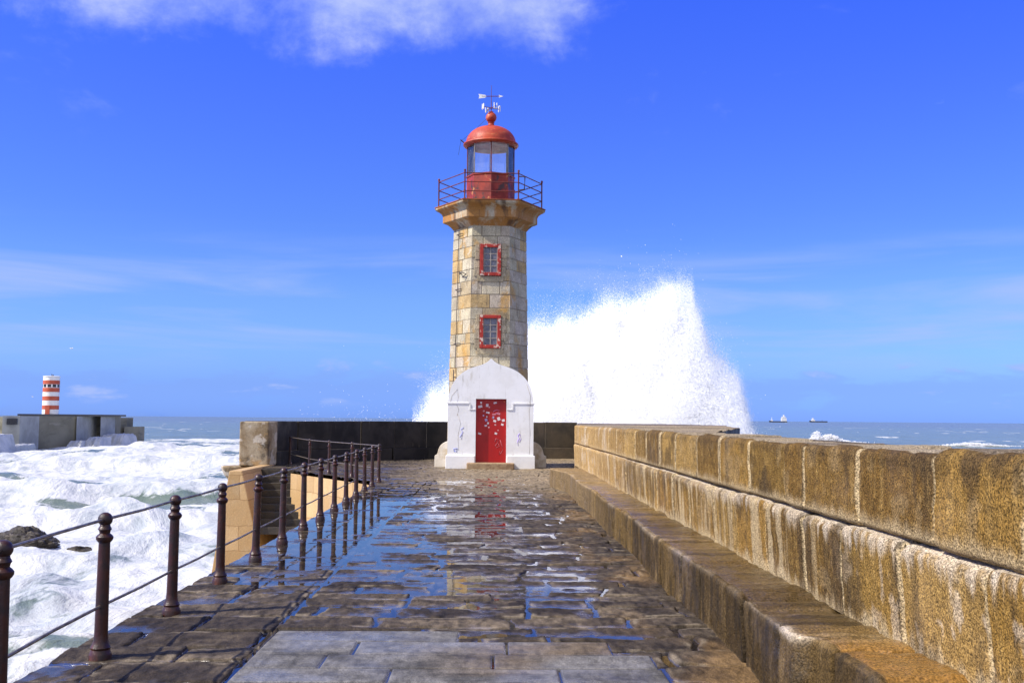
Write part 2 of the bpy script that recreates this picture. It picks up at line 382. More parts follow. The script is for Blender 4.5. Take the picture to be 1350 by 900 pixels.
def water_film():
    m = bpy.data.materials.new('puddle_water'); m.use_nodes = True; g = NG(m.node_tree)
    P = g.n('ShaderNodeTexCoord').outputs['Object']
    h = g.noise(g.mapping(P, (1, 0.7, 1)), 5.0, 3, 0.5)
    bp = g.n('ShaderNodeBump', {'Strength': 0.05, 'Distance': 0.02, 'Height': h}).outputs[0]
    fr = g.n('ShaderNodeFresnel', {'IOR': 1.33, 'Normal': bp}).outputs[0]
    gl = g.n('ShaderNodeBsdfGlossy', {'Color': (1, 1, 1), 'Roughness': 0.015, 'Normal': bp}).outputs[0]
    tr = g.n('ShaderNodeBsdfTransparent', {'Color': (0.86, 0.85, 0.82)}).outputs[0]
    mx = g.n('ShaderNodeMixShader', {0: fr, 1: tr, 2: gl}).outputs[0]
    g.n('ShaderNodeOutputMaterial', {'Surface': mx})
    return m
M['film'] = water_film()

def glass(name, tint=(0.93, 0.96, 0.98), dirt=0.06):
    m = bpy.data.materials.new(name); m.use_nodes = True; g = NG(m.node_tree)
    P = g.n('ShaderNodeTexCoord').outputs['Object']
    fr = g.n('ShaderNodeFresnel', {'IOR': 1.45}).outputs[0]
    gl = g.n('ShaderNodeBsdfGlossy', {'Color': (1, 1, 1), 'Roughness': 0.03}).outputs[0]
    tr = g.n('ShaderNodeBsdfTransparent', {'Color': tint}).outputs[0]
    df = g.n('ShaderNodeBsdfDiffuse', {'Color': (0.75, 0.78, 0.8)}).outputs[0]
    d = g.m('MULTIPLY', g.ss(g.noise(g.mapping(P, (2, 2, 0.8)), 2.0, 5, 0.6), 0.3, 0.75), dirt)
    mx = g.n('ShaderNodeMixShader', {0: fr, 1: tr, 2: gl}).outputs[0]
    mx = g.n('ShaderNodeMixShader', {0: d, 1: mx, 2: df}).outputs[0]
    g.n('ShaderNodeOutputMaterial', {'Surface': mx})
    return m
M['lantern_glass'] = glass('lantern_glass', tint=(0.975, 0.985, 0.99), dirt=0.07)
M['pane'] = pm('dusty_pane', (0.15, 0.155, 0.20), (0.08, 0.085, 0.11), 6, rough=(0.12, 0.3), bump=0.05)

def spray_mat():
    m = bpy.data.materials.new('sea_spray'); m.use_nodes = True; g = NG(m.node_tree)
    d = g.n('ShaderNodeBsdfDiffuse', {'Color': (0.99, 0.992, 0.995)}).outputs[0]
    t = g.n('ShaderNodeBsdfTranslucent', {'Color': (0.99, 0.992, 0.995)}).outputs[0]
    tr = g.n('ShaderNodeBsdfTransparent', {'Color': (1, 1, 1)}).outputs[0]
    mx = g.n('ShaderNodeMixShader', {0: 0.5, 1: d, 2: t}).outputs[0]
    mx = g.n('ShaderNodeMixShader', {0: 0.35, 1: mx, 2: tr}).outputs[0]
    g.n('ShaderNodeOutputMaterial', {'Surface': mx})
    return m
M['spray'] = spray_mat()

def sea_mat():
    m = bpy.data.materials.new('sea_water'); m.use_nodes = True; g = NG(m.node_tree)
    P = g.n('ShaderNodeTexCoord').outputs['Object']
    fo = g.n('ShaderNodeAttribute', attribute_name='foam').outputs['Fac']
    far = g.n('ShaderNodeAttribute', attribute_name='far').outputs['Fac']
    wv = g.mapping(P, (1, 0.55, 1))
    a = g.noise(wv, 0.16, 9, 0.62, 1.2)
    b = g.noise(wv, 0.75, 7, 0.62, 0.9)
    rid = g.m('ABSOLUTE', g.m('SUBTRACT', b, 0.5))
    lace = g.ss(rid, 0.13, 0.0)
    f = g.m('ADD', g.m('MULTIPLY', fo, 1.25), g.m('ADD', g.m('MULTIPLY', g.m('SUBTRACT', a, 0.5), 1.5), g.m('MULTIPLY', lace, 0.22)))
    fm = g.ss(f, 0.52, 0.86)
    deep = g.mix(g.ss(a, 0.35, 0.65), (0.11, 0.15, 0.125), (0.16, 0.195, 0.15))
    wat = g.mix(far, deep, (0.125, 0.140, 0.130))
    foamc = g.mix(g.ss(g.m('ADD', g.m('MULTIPLY', b, 0.55), g.m('MULTIPLY', a, 0.45)), 0.36, 0.60), (0.34, 0.375, 0.41), (0.60, 0.605, 0.61))
    col = g.mix(fm, wat, foamc)
    rg = g.m('ADD', g.m('MULTIPLY', fm, 0.55), 0.22)
    hb = g.m('ADD', g.m('MULTIPLY', a, 2.2), g.m('ADD', g.m('MULTIPLY', b, 0.45), g.m('MULTIPLY', g.noise(P, 3.2, 5, 0.6), 0.22)))
    bp = g.n('ShaderNodeBump', {'Strength': 0.55, 'Distance': 0.55, 'Height': hb}).outputs[0]
    s = g.n('ShaderNodeBsdfPrincipled', {'Base Color': col, 'Roughness': rg, 'Normal': bp, 'IOR': 1.33, 'Specular IOR Level': 0.26})
    g.n('ShaderNodeOutputMaterial', {'Surface': s.outputs[0]})
    return m
M['sea'] = sea_mat()

rng = np.random.default_rng(7); random.seed(11)

# ------------------------------------------------------------------ sea
SEA = -6.0
def build_sea():
    nr, na = 640, 620
    r = 16.0 * (60000 / 16.0) ** (np.linspace(0, 1, nr) ** 1.25)
    an = np.radians(np.linspace(-62, 62, na))
    Rr, A = np.meshgrid(r, an, indexing='ij')
    X = Rr * np.sin(A); Y = Rr * np.cos(A)
    near = 1 - sstep(150, 1500, Rr)
    left = sstep(2, -8, X - 0.02 * Y)
    # churning basin between the pier and the breakwater
    basin = left * (1 - sstep(250, 390, Rr + 40 * fbm(X / 60, Y / 60, o=3, seed=5) + 2.2 * np.clip(X + 70, 0, 80)))
    roll = fbm(X / 26 + .3 * fbm(X / 40, Y / 40, seed=3), Y / 17, o=4, seed=21)
    lump = fbm(X / 7, Y / 6, o=4, seed=31)
    swell = np.sin((Y * 0.9 - X * 0.35) / 16 + 2.2 * fbm(X / 70, Y / 70, o=2, seed=2))
    Z = near * (0.35 * swell + 0.75 * roll) + basin * 0.9 * fbm(X / 34, Y / 15, o=3, seed=33) + basin * (0.55 * np.abs(lump) * 2 - .35 + 0.25 * fbm(X / 2.2, Y / 2.2, o=3, seed=41))
    foam = basin * (0.76 - 0.75 * sstep(0.14, 0.50, fbm(X / 16 + 3, Y / 9, o=4, seed=55)) + 0.16 * roll + 0.28 * fbm(X / 45, Y / 30, o=3, seed=51))
    # open water: whitecaps only where the chop peaks
    chop = fbm(X / 38, Y / 14, o=5, seed=61, gain=0.6)
    foam = np.maximum(foam, sstep(0.42, 0.62, chop) * 0.75 * (1 - sstep(900, 5000, Rr)))
    # white water along breaking lines right of the pier, and under the plume
    for (bx, by, lx, ly, s) in ((118, 375, 16, 7, 1.6), (105, 290, 22, 5, 0.7), (152, 330, 7, 3, 0.5), (5, 53, 13, 9, 0.8), (-75, 330, 30, 14, 1.0), (-92, 300, 14, 12, 0.8)):  # the patch under the plume is unseen, added to bounce light up into it
        e = np.exp(-((X - bx) / lx) ** 2 - ((Y - by) / ly) ** 2)
        Z += s * e * (1 + 0.5 * lump); foam = np.maximum(foam, e * (0.95 + 0.35 * lump))
    # breakers rolling in across the basin
    for (yc, slope, hh, wd, x0, x1) in ((74, 0.35, 1.7, 3.2, -60, -17), (112, 0.25, 1.9, 4.5, -90, -24), (165, 0.2, 1.7, 6, -95, -30), (228, 0.1, 1.6, 7, -88, -45)):
        v = Y - (yc + slope * (X + 30) + 5 * fbm(X / 14, X * 0 + yc, o=3, seed=71))
        e = np.where(v < 0, np.exp(-(v / (wd * .55)) ** 2), np.exp(-(v / (wd * 1.6)) ** 2)) * sstep(x0 - 8, x0 + 6, X) * sstep(x1 + 4, x1 - 6, X)
        Z += hh * e * (0.75 + 0.5 * fbm(X / 9, Y / 9, o=3, seed=72) + 0.28 * np.abs(fbm(X / 2.4, Y / 2.4, o=3, seed=73)))
        foam = np.maximum(foam, e * 1.1) - 0.30 * np.exp(-((v - wd * 2.2) / (wd * 1.0)) ** 2) * sstep(x0, x0 + 8, X) * sstep(x1, x1 - 8, X) * sstep(-.2, .4, fbm(X / 20, Y / 20, o=2, seed=74))
    far = sstep(400, 2500, Rr) 
    o = raw('sea', np.stack([X.ravel(), Y.ravel(), (Z + SEA).ravel()], 1), gridq(nr, na)[:, ::-1], M['sea'], extra={'foam': np.clip(foam, 0, 1.2).ravel(), 'far': far.ravel()})
    setp(o, kind='structure')
build_sea()

# ------------------------------------------------------------------ pier body and deck
XL_PTS = [(-10.0, -2.93), (27.5, -2.93), (28.5, -3.45), (33.45, -6.22), (34.75, -6.32), (34.80, -7.60), (46.0, -7.6)]
def xl(Y): return np.interp(Y, [a for a, b in XL_PTS], [b for a, b in XL_PTS])
def xr(Y): return np.where(np.asarray(Y) < 26.0, 1.80, np.interp(Y, [26.0, 26.4, 28.4, 46], [1.80, 2.30, 2.35, 3.9]))

def pier_body():
    pts = [(-2.93, -6), (2.8, -6), (2.8, 13.5), (5.4, 23.2), (7.9, 36), (7.4, 46), (-3.5, 46.5), (-8.2, 40.5), (-8.0, 34.8), (-6.32, 34.8), (-6.22, 33.45), (-3.45, 28.5), (-2.93, 27.5)]
    V = []; Q = []; UV = []
    per = 0.0
    n = len(pts)
    for i in range(n):
        a = Vector(pts[i]); b = Vector(pts[(i + 1) % n]); L = (b - a).length
        k = len(V)
        V += [(a.x, a.y, -8.0), (b.x, b.y, -8.0), (b.x, b.y, -0.09), (a.x, a.y, -0.09)]
        UV += [(per, 0), (per + L, 0), (per + L, 7.91), (per, 7.91)]
        Q.append((k, k + 1, k + 2, k + 3)); per += L
    o = raw('pier', V, Q, M['sand'], smooth=False, uv=np.array(UV))
    setp(o, kind='structure')
pier_body()

def deck():
    ys = [2.6]
    while ys[-1] < 46.4:
        y = ys[-1]; ys.append(y + (0.016 if y < 12 else 0.016 + (y - 12) * 0.0035 if y < 30 else 0.085))
    ys = np.array(ys); ys = ys[ys < 46.4]
    nc = 430
    t = np.linspace(0, 1, nc)
    Yg, Tg = np.meshgrid(ys, t, indexing='ij')
    XL = xl(Yg); XR = xr(Yg); Xg = XL + (XR - XL) * Tg
    # warped lookup coordinates so no joint is ruler-straight
    xw = Xg + 0.09 * fbm(Xg * 1.1, Yg * 1.6, o=2, seed=1) + 0.016 * fbm(Xg * 7, Yg * 7, o=3, seed=2)
    yw = Yg + 0.07 * fbm(Xg * 1.3 + 5, Yg * 0.7, o=2, seed=3) + 0.018 * fbm(Xg * 6 + 9, Yg * 6, o=3, seed=4)
    D = np.full(Xg.shape, 9.0); ID = np.zeros(Xg.shape, int); U = np.zeros(Xg.shape); W = np.zeros(Xg.shape)
    sel_edge = (Xg < -1.64 - 0.02 * fbm(Yg * 2, Yg * 0 + 1, seed=9)) & (Yg < 27.4)
    def courses(mask, y0, y1, x0, x1, dep, wid, seed, straight=0.0, xl_=None):
        rg = np.random.default_rng(seed)
        yb = [y0]
        while yb[-1] < y1: yb.append(yb[-1] + rg.uniform(*dep))
        yb = np.array(yb)
        yy = lerp(yw, Yg, straight); xx = lerp(xw, Xg, straight)
        k = np.clip(np.searchsorted(yb, yy) - 1, 0, len(yb) - 2)
        for i in range(len(yb) - 1):
            mk = mask & (k == i)
            if not mk.any(): continue
            xb = [x0 - rg.uniform(0, 0.3)]
            while xb[-1] < x1: xb.append(xb[-1] + rg.uniform(*wid))
            xb = np.array(xb); xm = xx[mk]; ym = yy[mk]
            j = np.clip(np.searchsorted(xb, xm) - 1, 0, len(xb) - 2)
            dx = np.minimum(xm - xb[j], xb[j + 1] - xm); dy = np.minimum(ym - yb[i], yb[i + 1] - ym)
            D[mk] = np.minimum(dx, dy * 1.0)
            ID[mk] = seed * 100000 + i * 64 + j
            U[mk] = (xm - xb[j]) / (xb[j + 1] - xb[j]) - .5; W[mk] = (ym - yb[i]) / (yb[i + 1] - yb[i]) - .5
    main = ~sel_edge
    courses(main, 1.9, 47, -9, 5, (0.30, 0.50), (0.50, 1.25), 3)
    courses(sel_edge, 1.7, 28, -3.2, -1.6, (0.38, 0.66), (0.7, 1.25), 5)
    # the run of newer smooth slabs in the foreground
    rows = [(2.0, 6.30, 1.16), (6.30, 6.74, 1.16), (6.74, 7.13, 1.15), (7.13, 7.55, 1.13), (7.55, 7.98, 0.88), (7.98, 8.38, -0.22)]
    smooth = np.zeros(Xg.shape, bool)
    for i, (a, b, xe) in enumerate(rows):
        mk = (Yg >= a) & (Yg < b) & (Xg > -1.63) & (Xg < xe)
        smooth |= mk
        rg = np.random.default_rng(50 + i)
        xb = [-1.63, -1.63 + rg.uniform(0.5, 1.3)]
        while xb[-1] < xe - 0.35: xb.append(xb[-1] + rg.uniform(0.9, 1.25))
        xb[-1] = xe; xb = np.array(xb)
        xm = Xg[mk]; ym = Yg[mk]
        j = np.clip(np.searchsorted(xb, xm) - 1, 0, len(xb) - 2)
        D[mk] = np.minimum(np.minimum(xm - xb[j], xb[j + 1] - xm), np.minimum(ym - a, b - ym))
        ID[mk] = 900000 + i * 64 + j
        U[mk] = 0; W[mk] = 0
    D = np.where(sel_edge | smooth, np.minimum(D, np.abs(Xg + 1.64) + 0.0), D)
    hr = lambda s: _hash(ID, ID * 0 + s, ID * 0, 77)
    wj = 0.018 + 0.036 * sstep(-0.3, 0.7, fbm(Xg * 1.7, Yg * 1.7, o=3, seed=12)) * (Yg > 0)
    wj = np.where(smooth, 0.013, wj)
    joint = 1 - sstep(wj * 0.35, wj, D)
    worn = 1 - sstep(0.0, 0.065, D + 0.035 * fbm(Xg * 7, Yg * 7, o=4, seed=13))
    chip = np.abs(fbm(Xg * 5, Yg * 5, o=4, seed=24))
    fine = fbm(Xg * 9, Yg * 6, o=4, seed=14); mid = fbm(Xg * 2.4, Yg * 2.4, o=3, seed=15)
    macro = 0.015 + 0.011 * fbm(Xg * 0.55, Yg * 0.32, o=3, seed=16)
    flood = sstep(0.6, -1.6, Xg) * sstep(10.2, 14.0, Yg) * sstep(27.5, 20.0, Yg)
    midwet = sstep(1.4, 0.4, Xg) * sstep(8.6, 10.5, Yg) * sstep(26, 16, Yg)
    farwet = sstep(15, 19, Yg) * sstep(33, 27, Yg)
    macro = macro - 0.0130 * flood * (0.06 + 0.94 * sstep(-1.3, -2.3, Xg)) - (0.0062 - 0.0024 * sstep(12, 15, Yg)) * midwet - 0.004 * farwet + 0.012 * sstep(1.0, 1.5, Xg)
    h = macro + (hr(1) - .5) * 0.013 + (hr(2) - .5) * 0.014 * U * 2 + (hr(3) - .35) * 0.022 * W * 2 + 0.0085 * fine + 0.0090 * mid + 0.008 * chip - 0.003 - 0.007 * worn
    h = h - joint * (0.030 + 0.014 * fine)
    hs = 0.0135 + (hr(1) - .5) * 0.003 + 0.0010 * fine - joint * 0.0165 - 0.002 * (1 - sstep(0, 0.03, D))
    h = np.where(smooth, hs, h)
    # gutter between edge stones and deck
    h = np.where((Yg < 27) & (Yg > 9.0) & (np.abs(Xg + 1.64 + 0.03 * fbm(Yg * 1.5, Yg * 0, seed=8)) < 0.016), np.minimum(h, -0.012 + 0.02 * mid), h)
    # colour of the stone, with lit edges painted in
    tone = hr(4)[..., None]
    stone = np.array([0.032, 0.024, 0.017]) * (1 - tone) + np.array([0.070, 0.054, 0.037]) * tone
    stone = cmix(stone, np.array([0.20, 0.155, 0.10]), sstep(0.15, 0.7, fbm(Xg * 1.9, Yg * 3.0, o=4, seed=18)) * 0.55)
    stone = cmix(stone, np.array([0.06, 0.045, 0.03]), sstep(0.1, 0.6, fbm(Xg * 0.9, Yg * 1.2, o=4, seed=19)) * 0.6)
    rusty = sstep(0.9, 1.6, Xg) * sstep(-0.2, 0.4, fbm(Xg * 2, Yg * 0.9, o=3, seed=20))
    stone = cmix(stone, np.array([0.20, 0.12, 0.045]), rusty * 0.6)
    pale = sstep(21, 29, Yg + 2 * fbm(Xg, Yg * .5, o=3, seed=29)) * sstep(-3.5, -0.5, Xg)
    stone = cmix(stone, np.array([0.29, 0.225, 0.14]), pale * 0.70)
    grit = fbm(Xg * 26, Yg * 9, o=3, seed=27); grit2 = fbm(Xg * 8, Yg * 5, o=4, seed=28)
    stone = stone * np.clip(1 + 0.75 * grit + 0.35 * grit2, 0.25, 2.4)[..., None]
    slab = np.array([0.150, 0.142, 0.130]) * (0.82 + 0.36 * tone)
    slab = cmix(slab, np.array([0.135, 0.092, 0.046]), sstep(0.0, 0.55, fbm(Xg * 0.9 + 3, Yg * 2.2, o=3, seed=22)) * sstep(-0.8, 0.4, Xg) * 0.75)
    slab = slab * np.clip(1 + 0.45 * grit, 0.5, 1.5)[..., None] * (1 - 0.38 * sstep(0.0, 0.5, fbm(Xg * 1.6, Yg * 3.2, o=5, seed=25)) - 0.25 * sstep(0.1, 0.4, fbm(Xg * 6, Yg * 9, o=4, seed=26)))[..., None]
    stone = np.where(smooth[..., None], slab, stone)
    stone = cmix(stone, np.array([0.016, 0.012, 0.009]), joint * np.where(smooth, 0.9, 0.85))
    lit_lip = sstep(0.02, 0.05, D) * (1 - sstep(0.05, 0.10, D)) * sstep(0.0, 0.5, fbm(Xg * 5, Yg * 5, o=3, seed=23))  # pale band beside the joints, painting lit stone edges
    stone = cmix(stone, np.array([0.30, 0.245, 0.17]), lit_lip * np.where(smooth, 0, 0.55))
    wet = np.clip(0.05 + 0.95 * sstep(0.016, -0.004, h) + np.where(smooth, 0.30, 0) - 0.5 * sstep(0.9, 1.5, Xg) * (Yg > 14) - 0.3 * pale, 0, 1)
    V = np.stack([Xg.ravel(), Yg.ravel(), h.ravel()], 1)
    o = raw('pier_deck', V, gridq(len(ys), nc)[:, ::-1], M['deck'], col=stone.reshape(-1, 3), extra={'wet': wet.ravel()})
    setp(o, kind='structure')
    # standing water: a level sheet that shows only where the stones lie lower
    yy = np.concatenate([np.linspace(2.6, 27.5, 30), np.linspace(28.5, 46.3, 60)])
    L = xl(yy) + 0.012; Rr = xr(yy)
    V = np.concatenate([np.stack([L, yy, 0 * yy], 1), np.stack([Rr, yy, 0 * yy], 1)])
    n = len(yy); i = np.arange(n - 1)
    o = raw('puddle_water', V, np.stack([i, i + n, i + n + 1, i + 1], 1), M['film'], smooth=False)
    setp(o, kind='structure')
deck()

# ------------------------------------------------------------------ right-hand sea wall
def xo(Y): return np.interp(Y, [0, 13.4, 23.2, 28.4], [2.84, 2.84, 5.45, 6.3])
def course(name, thing_, prof, joints, y0, y1, mat, colf, seed, lift=None, bend=None, relief=0.008, jd=0.012, jw=0.03, topn=0.03, topv=0.03, chipv=0.014):
    """one course of big blocks: profile points (x, z, nx, nz, s); s in 0..1 on the face, >1 on the top"""
    ys = [y0]
    while ys[-1] < y1:
        y = ys[-1]; ys.append(y + (0.012 if y < 9.5 else 0.012 + (y - 9.5) * 0.004 if y < 18 else 0.045))
    ys = np.array(ys); ys[-1] = y1
    pr = np.array(prof)
    Yg, _ = np.meshgrid(ys, np.arange(len(pr)), indexing='ij')
    px = np.broadcast_to(pr[:, 0], Yg.shape).copy(); pz = np.broadcast_to(pr[:, 1], Yg.shape).copy()
    nx = np.broadcast_to(pr[:, 2], Yg.shape); nz = np.broadcast_to(pr[:, 3], Yg.shape); S = np.broadcast_to(pr[:, 4], Yg.shape)
    top = S > 1.0001
    if lift is not None:
        px = np.where(top, lerp(px[:, :1] * 0 + pr[pr[:, 4] <= 1.0001][-1, 0], lift(Yg), np.clip((S - 1), 0, 1)), px)
    T = Yg  # along
    jw_ = jw * (0.6 + 0.8 * sstep(-.4, .6, fbm(Yg * 2, S * 3 + 7, o=3, seed=seed)))
    yy = Yg + 0.022 * fbm(S * 3, Yg * 1.5, o=2, seed=seed + 1) + 0.010 * fbm(S * 11, Yg * 12, o=3, seed=seed + 2)
    jn = np.array(joints)
    k = np.clip(np.searchsorted(jn, yy) - 1, 0, len(jn) - 2)
    d = np.minimum(yy - jn[k], jn[k + 1] - yy)
    hr = lambda s: _hash(k, k * 0 + s, k * 0, seed)
    joint = 1 - sstep(jw_ * 0.3, jw_, d)
    top_ = sstep(0.965, 1.0, S)
    a3 = (px * 6, Yg * 6, pz * 6)
    rough = fbm(*a3, o=4, seed=seed + 3); pits = fbm(px * 30, Yg * 30, pz * 30, o=3, seed=seed + 4)
    disp = relief * rough + relief * 0.35 * pits + (hr(1) - .5) * 0.016 - joint * (jd + topn * top_) * sstep(0, .3, hr(2) + .2) - (0.005 + 0.010 * top_) * (1 - sstep(0, 0.05 + 0.05 * top_, d)) + top_ * ((hr(9) - .5) * topv - chipv * sstep(0.1, 0.5, fbm(Yg * 3.5, S * 0 + 3, o=4, seed=seed + 6)))
    if bend is not None:
        px = px + bend(Yg) * sstep(1.9, 1.0, S)
    X = px + nx * disp; Z = pz + nz * disp
    col, wet = colf(Yg, S, pz, k, d, joint, hr, rough)
    V = np.stack([X.ravel(), Yg.ravel(), Z.ravel()], 1)
    return raw(name, V, gridq(len(ys), len(pr)), mat, thing_, col=col.reshape(-1, 3), extra={'wet': wet.ravel()})

OC1 = np.array([0.27, 0.158, 0.036]); OC2 = np.array([0.18, 0.100, 0.024]); OC3 = np.array([0.38, 0.25, 0.085])
DK = np.array([0.055, 0.037, 0.020]); MORT = np.array([0.44, 0.34, 0.19]); WHT = np.array([0.62, 0.53, 0.40]); SAND = np.array([0.52, 0.34, 0.14])
def wall_cols(which):
    def f(Y, S, z, k, d, joint, hr, rough):
        c = cmix(OC1, OC2, hr(5)); c = cmix(c, OC3, sstep(0.6, 1.0, hr(6)) * 0.45)
        streak = fbm(Y * 6.5, z * 1.3, o=4, seed=301 + which); streak2 = fbm(Y * 17, z * 2.2 + 4, o=3, seed=311 + which)
        blot = fbm(Y * 2.2, z * 2.6, o=4, seed=321 + which)
        c = c * (0.66 + 0.62 * hr(8))[..., None]
        c = cmix(c, DK, sstep(0.10, 0.60, streak + 0.7 * blot) * 0.50)
        c = cmix(c, OC3 * 1.1, sstep(0.18, 0.6, streak2 - 0.3 * blot) * 0.25)
        speck = fbm(Y * 26, z * 26, o=2, seed=341 + which)
        c = cmix(c, DK, sstep(0.2, 0.5, speck) * 0.22); c = cmix(c, OC3 * 1.3, sstep(0.25, 0.5, -speck) * 0.18)
        wz = sstep(0.05, 0.40, fbm(Y * 1.5 + 7, z * 2.0, o=5, seed=381 + which) + 0.25 * streak2)
        c = cmix(c, np.array([0.045, 0.030, 0.016]), wz * 0.60 * (0.35 + 0.65 * (hr(10) > 0.45)))
        pz = sstep(0.22, 0.45, fbm(Y * 4.5 + 3, z * 5.0, o=5, seed=391 + which))
        c = cmix(c, MORT * 1.1, pz * 0.16)
        # dark algae under the top edge
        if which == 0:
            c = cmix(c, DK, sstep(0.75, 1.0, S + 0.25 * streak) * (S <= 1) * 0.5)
            w = sstep(0.20, 0.0, S + 0.10 * blot + 0.08 * streak2)
            c = cmix(c, MORT, w * 0.7)
        else:
            w = np.clip(sstep(0.84, 1.02, S + 0.16 * streak2 + 0.16 * blot), 0, 1) * (S <= 1.0001)
            c = cmix(c, WHT, w * sstep(14, 8, Y) * 0.50 + w * 0.12)
            w2 = sstep(0.22, 0.02, S + 0.14 * streak2 + 0.10 * blot)
            c = cmix(c, MORT * 1.05, w2 * 0.8)
            spl = sstep(0.28, 0.42, fbm(Y * 6.5, z * 4.0, o=4, seed=351)) * sstep(7.6, 5.0, Y)
            c = cmix(c, WHT, spl * 0.45)
            c = cmix(c, WHT * 1.08, (S > 1.0001) * 0.85)
        if which == 1:
            drip = sstep(0.12, 0.45, fbm(Y * 5.0, z * 0.5, o=4, seed=361)); c = cmix(c, DK * 1.2, drip * 0.55)
            pale = sstep(0.10, 0.42, fbm(Y * 7.0 + 11, z * 0.8, o=4, seed=371)); c = cmix(c, MORT * 1.05, pale * sstep(5.5, 9, Y) * 0.75)
        mw = 1 - sstep(0.016, 0.032, d + 0.010 * streak2 - 0.045 * (hr(7) > 0.78))
        c = cmix(c, MORT * 1.1, mw * 0.85)
        c = cmix(c, DK * 0.7, (1 - sstep(0.004, 0.012, np.abs(d - 0.030))) * sstep(0.3, 0.6, hr(7)) * 0.7)
        # the far end of the wall is paler and sandier
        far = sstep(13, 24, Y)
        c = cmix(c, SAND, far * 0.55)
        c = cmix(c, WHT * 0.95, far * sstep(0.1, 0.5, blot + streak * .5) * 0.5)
        top = S > 1.0001
        if which == 0:
            c = np.where(top[..., None], cmix(np.array([0.34, 0.27, 0.17]), np.array([0.20, 0.155, 0.10]), sstep(-.3, .5, blot)), c)
        return c, np.clip(0.15 * np.ones_like(Y), 0, 1)
    return f
def ledge_cols(Y, S, z, k, d, joint, hr, rough):
    c = cmix(np.array([0.185, 0.115, 0.034]), np.array([0.095, 0.060, 0.022]), hr(5))
    st = fbm(Y * 10, z * 2, o=4, seed=401); bl = fbm(Y * 1.6, S * 1.4, o=4, seed=402)
    c = cmix(c, np.array([0.04, 0.03, 0.017]), sstep(0.0, 0.5, st + .4 * bl) * 0.65)
    c = cmix(c, np.array([0.27, 0.185, 0.085]), sstep(0.15, 0.6, -st + .3 * bl) * 0.5)
    # salt and mortar near the floor and on the worn nose
    c = cmix(c, np.array([0.48, 0.36, 0.21]), sstep(0.2, 0.0, S + 0.1 * bl) * 0.7)
    nose = np.exp(-((S - 0.98) / 0.06) ** 2) * sstep(-0.15, 0.4, bl)
    c = cmix(c, np.array([0.42, 0.33, 0.22]), nose * 0.5)
    c = cmix(c, WHT * 0.9, nose * sstep(6.6, 5.9, Y) * 0.8)
    near = sstep(6.0, 5.6, Y) * (S > 1)
    c = cmix(c, np.array([0.30, 0.15, 0.03]), near * 0.6)
    c = c * (0.65 + 0.6 * hr(8))[..., None]
    c = cmix(c, np.array([0.020, 0.014, 0.009]), joint * 0.85)
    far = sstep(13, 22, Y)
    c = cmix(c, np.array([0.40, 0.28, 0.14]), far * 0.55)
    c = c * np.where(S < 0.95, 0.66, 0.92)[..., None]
    wet = np.clip(0.2 + 0.85 * (S > 1.02) * sstep(22, 15, Y) + 0.2 * bl, 0, 1)
    return c, wet

sw = thing('sea_wall', 'long ochre granite wall with a stone ledge along the right side of the pier', 'wall', (2.4, 4.0, 0))
jt = [1.6, 2.6, 3.5, 4.41, 5.34, 6.45, 7.55, 8.05, 9.17, 10.3, 11.5, 12.8, 14.0, 15.2, 16.4, 17.7, 18.8, 20.1, 21.3, 22.5, 23.7, 25, 26.2, 27.3, 28.4, 29.5]
jl = [1.6, 2.7, 3.7, 4.75, 5.77, 6.72, 7.55, 8.55, 9.6, 10.6, 11.9, 12.9, 14.2, 15.3, 16.6, 17.5, 18.9, 20, 21.2, 22.4, 23.5, 24.7, 25.9, 27, 28.4, 29.5]
rgj = np.random.default_rng(4); jb = [1.4]
while jb[-1] < 28: jb.append(jb[-1] + rgj.uniform(0.5, 1.05))
n_ = 46
prof = [(2.30, 1.022, 0, -1, 0.0), (2.26, 1.020, -.5, -.8, 0.0)] + [(2.235, 1.035, -.9, -.4, 0.015)]
prof += [(2.225, 1.05 + (1.445 - 1.05) * i / n_, -1, 0, 0.03 + 0.92 * i / n_) for i in range(n_ + 1)]
prof += [(2.225 + 0.055 * (1 - math.cos(a)), 1.445 + 0.055 * math.sin(a), -math.cos(a), math.sin(a), 0.95 + 0.05 * a / (math.pi / 2)) for a in (0.4, 0.8, 1.2, math.pi / 2)]
prof += [(2.3, 1.5, 0, 1, 1 + t) for t in (0.05, 0.12, 0.2, 0.3, 0.42, 0.55, 0.68, 0.8, 0.9, 1.0)]
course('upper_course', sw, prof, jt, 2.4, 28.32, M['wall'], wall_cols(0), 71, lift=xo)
prof = [(2.232 - 0.026 * (i / n_), 0.44 + (0.955 - 0.44) * i / n_, -1, 0, i / n_ * 0.97) for i in range(n_ + 1)]
prof += [(2.210, 0.978, -.8, .5, 0.985), (2.222, 0.998, -.5, .85, 1.0)] + [(2.222, 0.998 + 0.02 * t, -.1, .5, 1 + t) for t in (0.2, 0.45, 0.7, 1.0)]
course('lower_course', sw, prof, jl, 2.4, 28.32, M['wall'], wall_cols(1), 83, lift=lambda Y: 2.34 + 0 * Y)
n2_ = 40
prof = [(1.715, -0.06 + (0.425 + 0.06) * i / n2_, -1, 0, 0.93 * i / n2_) for i in range(n2_ + 1)]
prof += [(1.715 + 0.035 * (1 - math.cos(a)), 0.425 + 0.035 * math.sin(a), -math.cos(a), math.sin(a), 0.93 + 0.07 * a / (math.pi / 2)) for a in (0.35, 0.7, 1.1, math.pi / 2)]
prof += [(1.75, 0.46, 0, 1, 1 + t) for t in np.linspace(0.04, 1, 26)]
def bendf(Y): return -0.24 * sstep(24.0, 26.2, Y) - 0.02 * np.sin(Y * 1.3) + 0.10 * sstep(6.05, 5.9, Y)
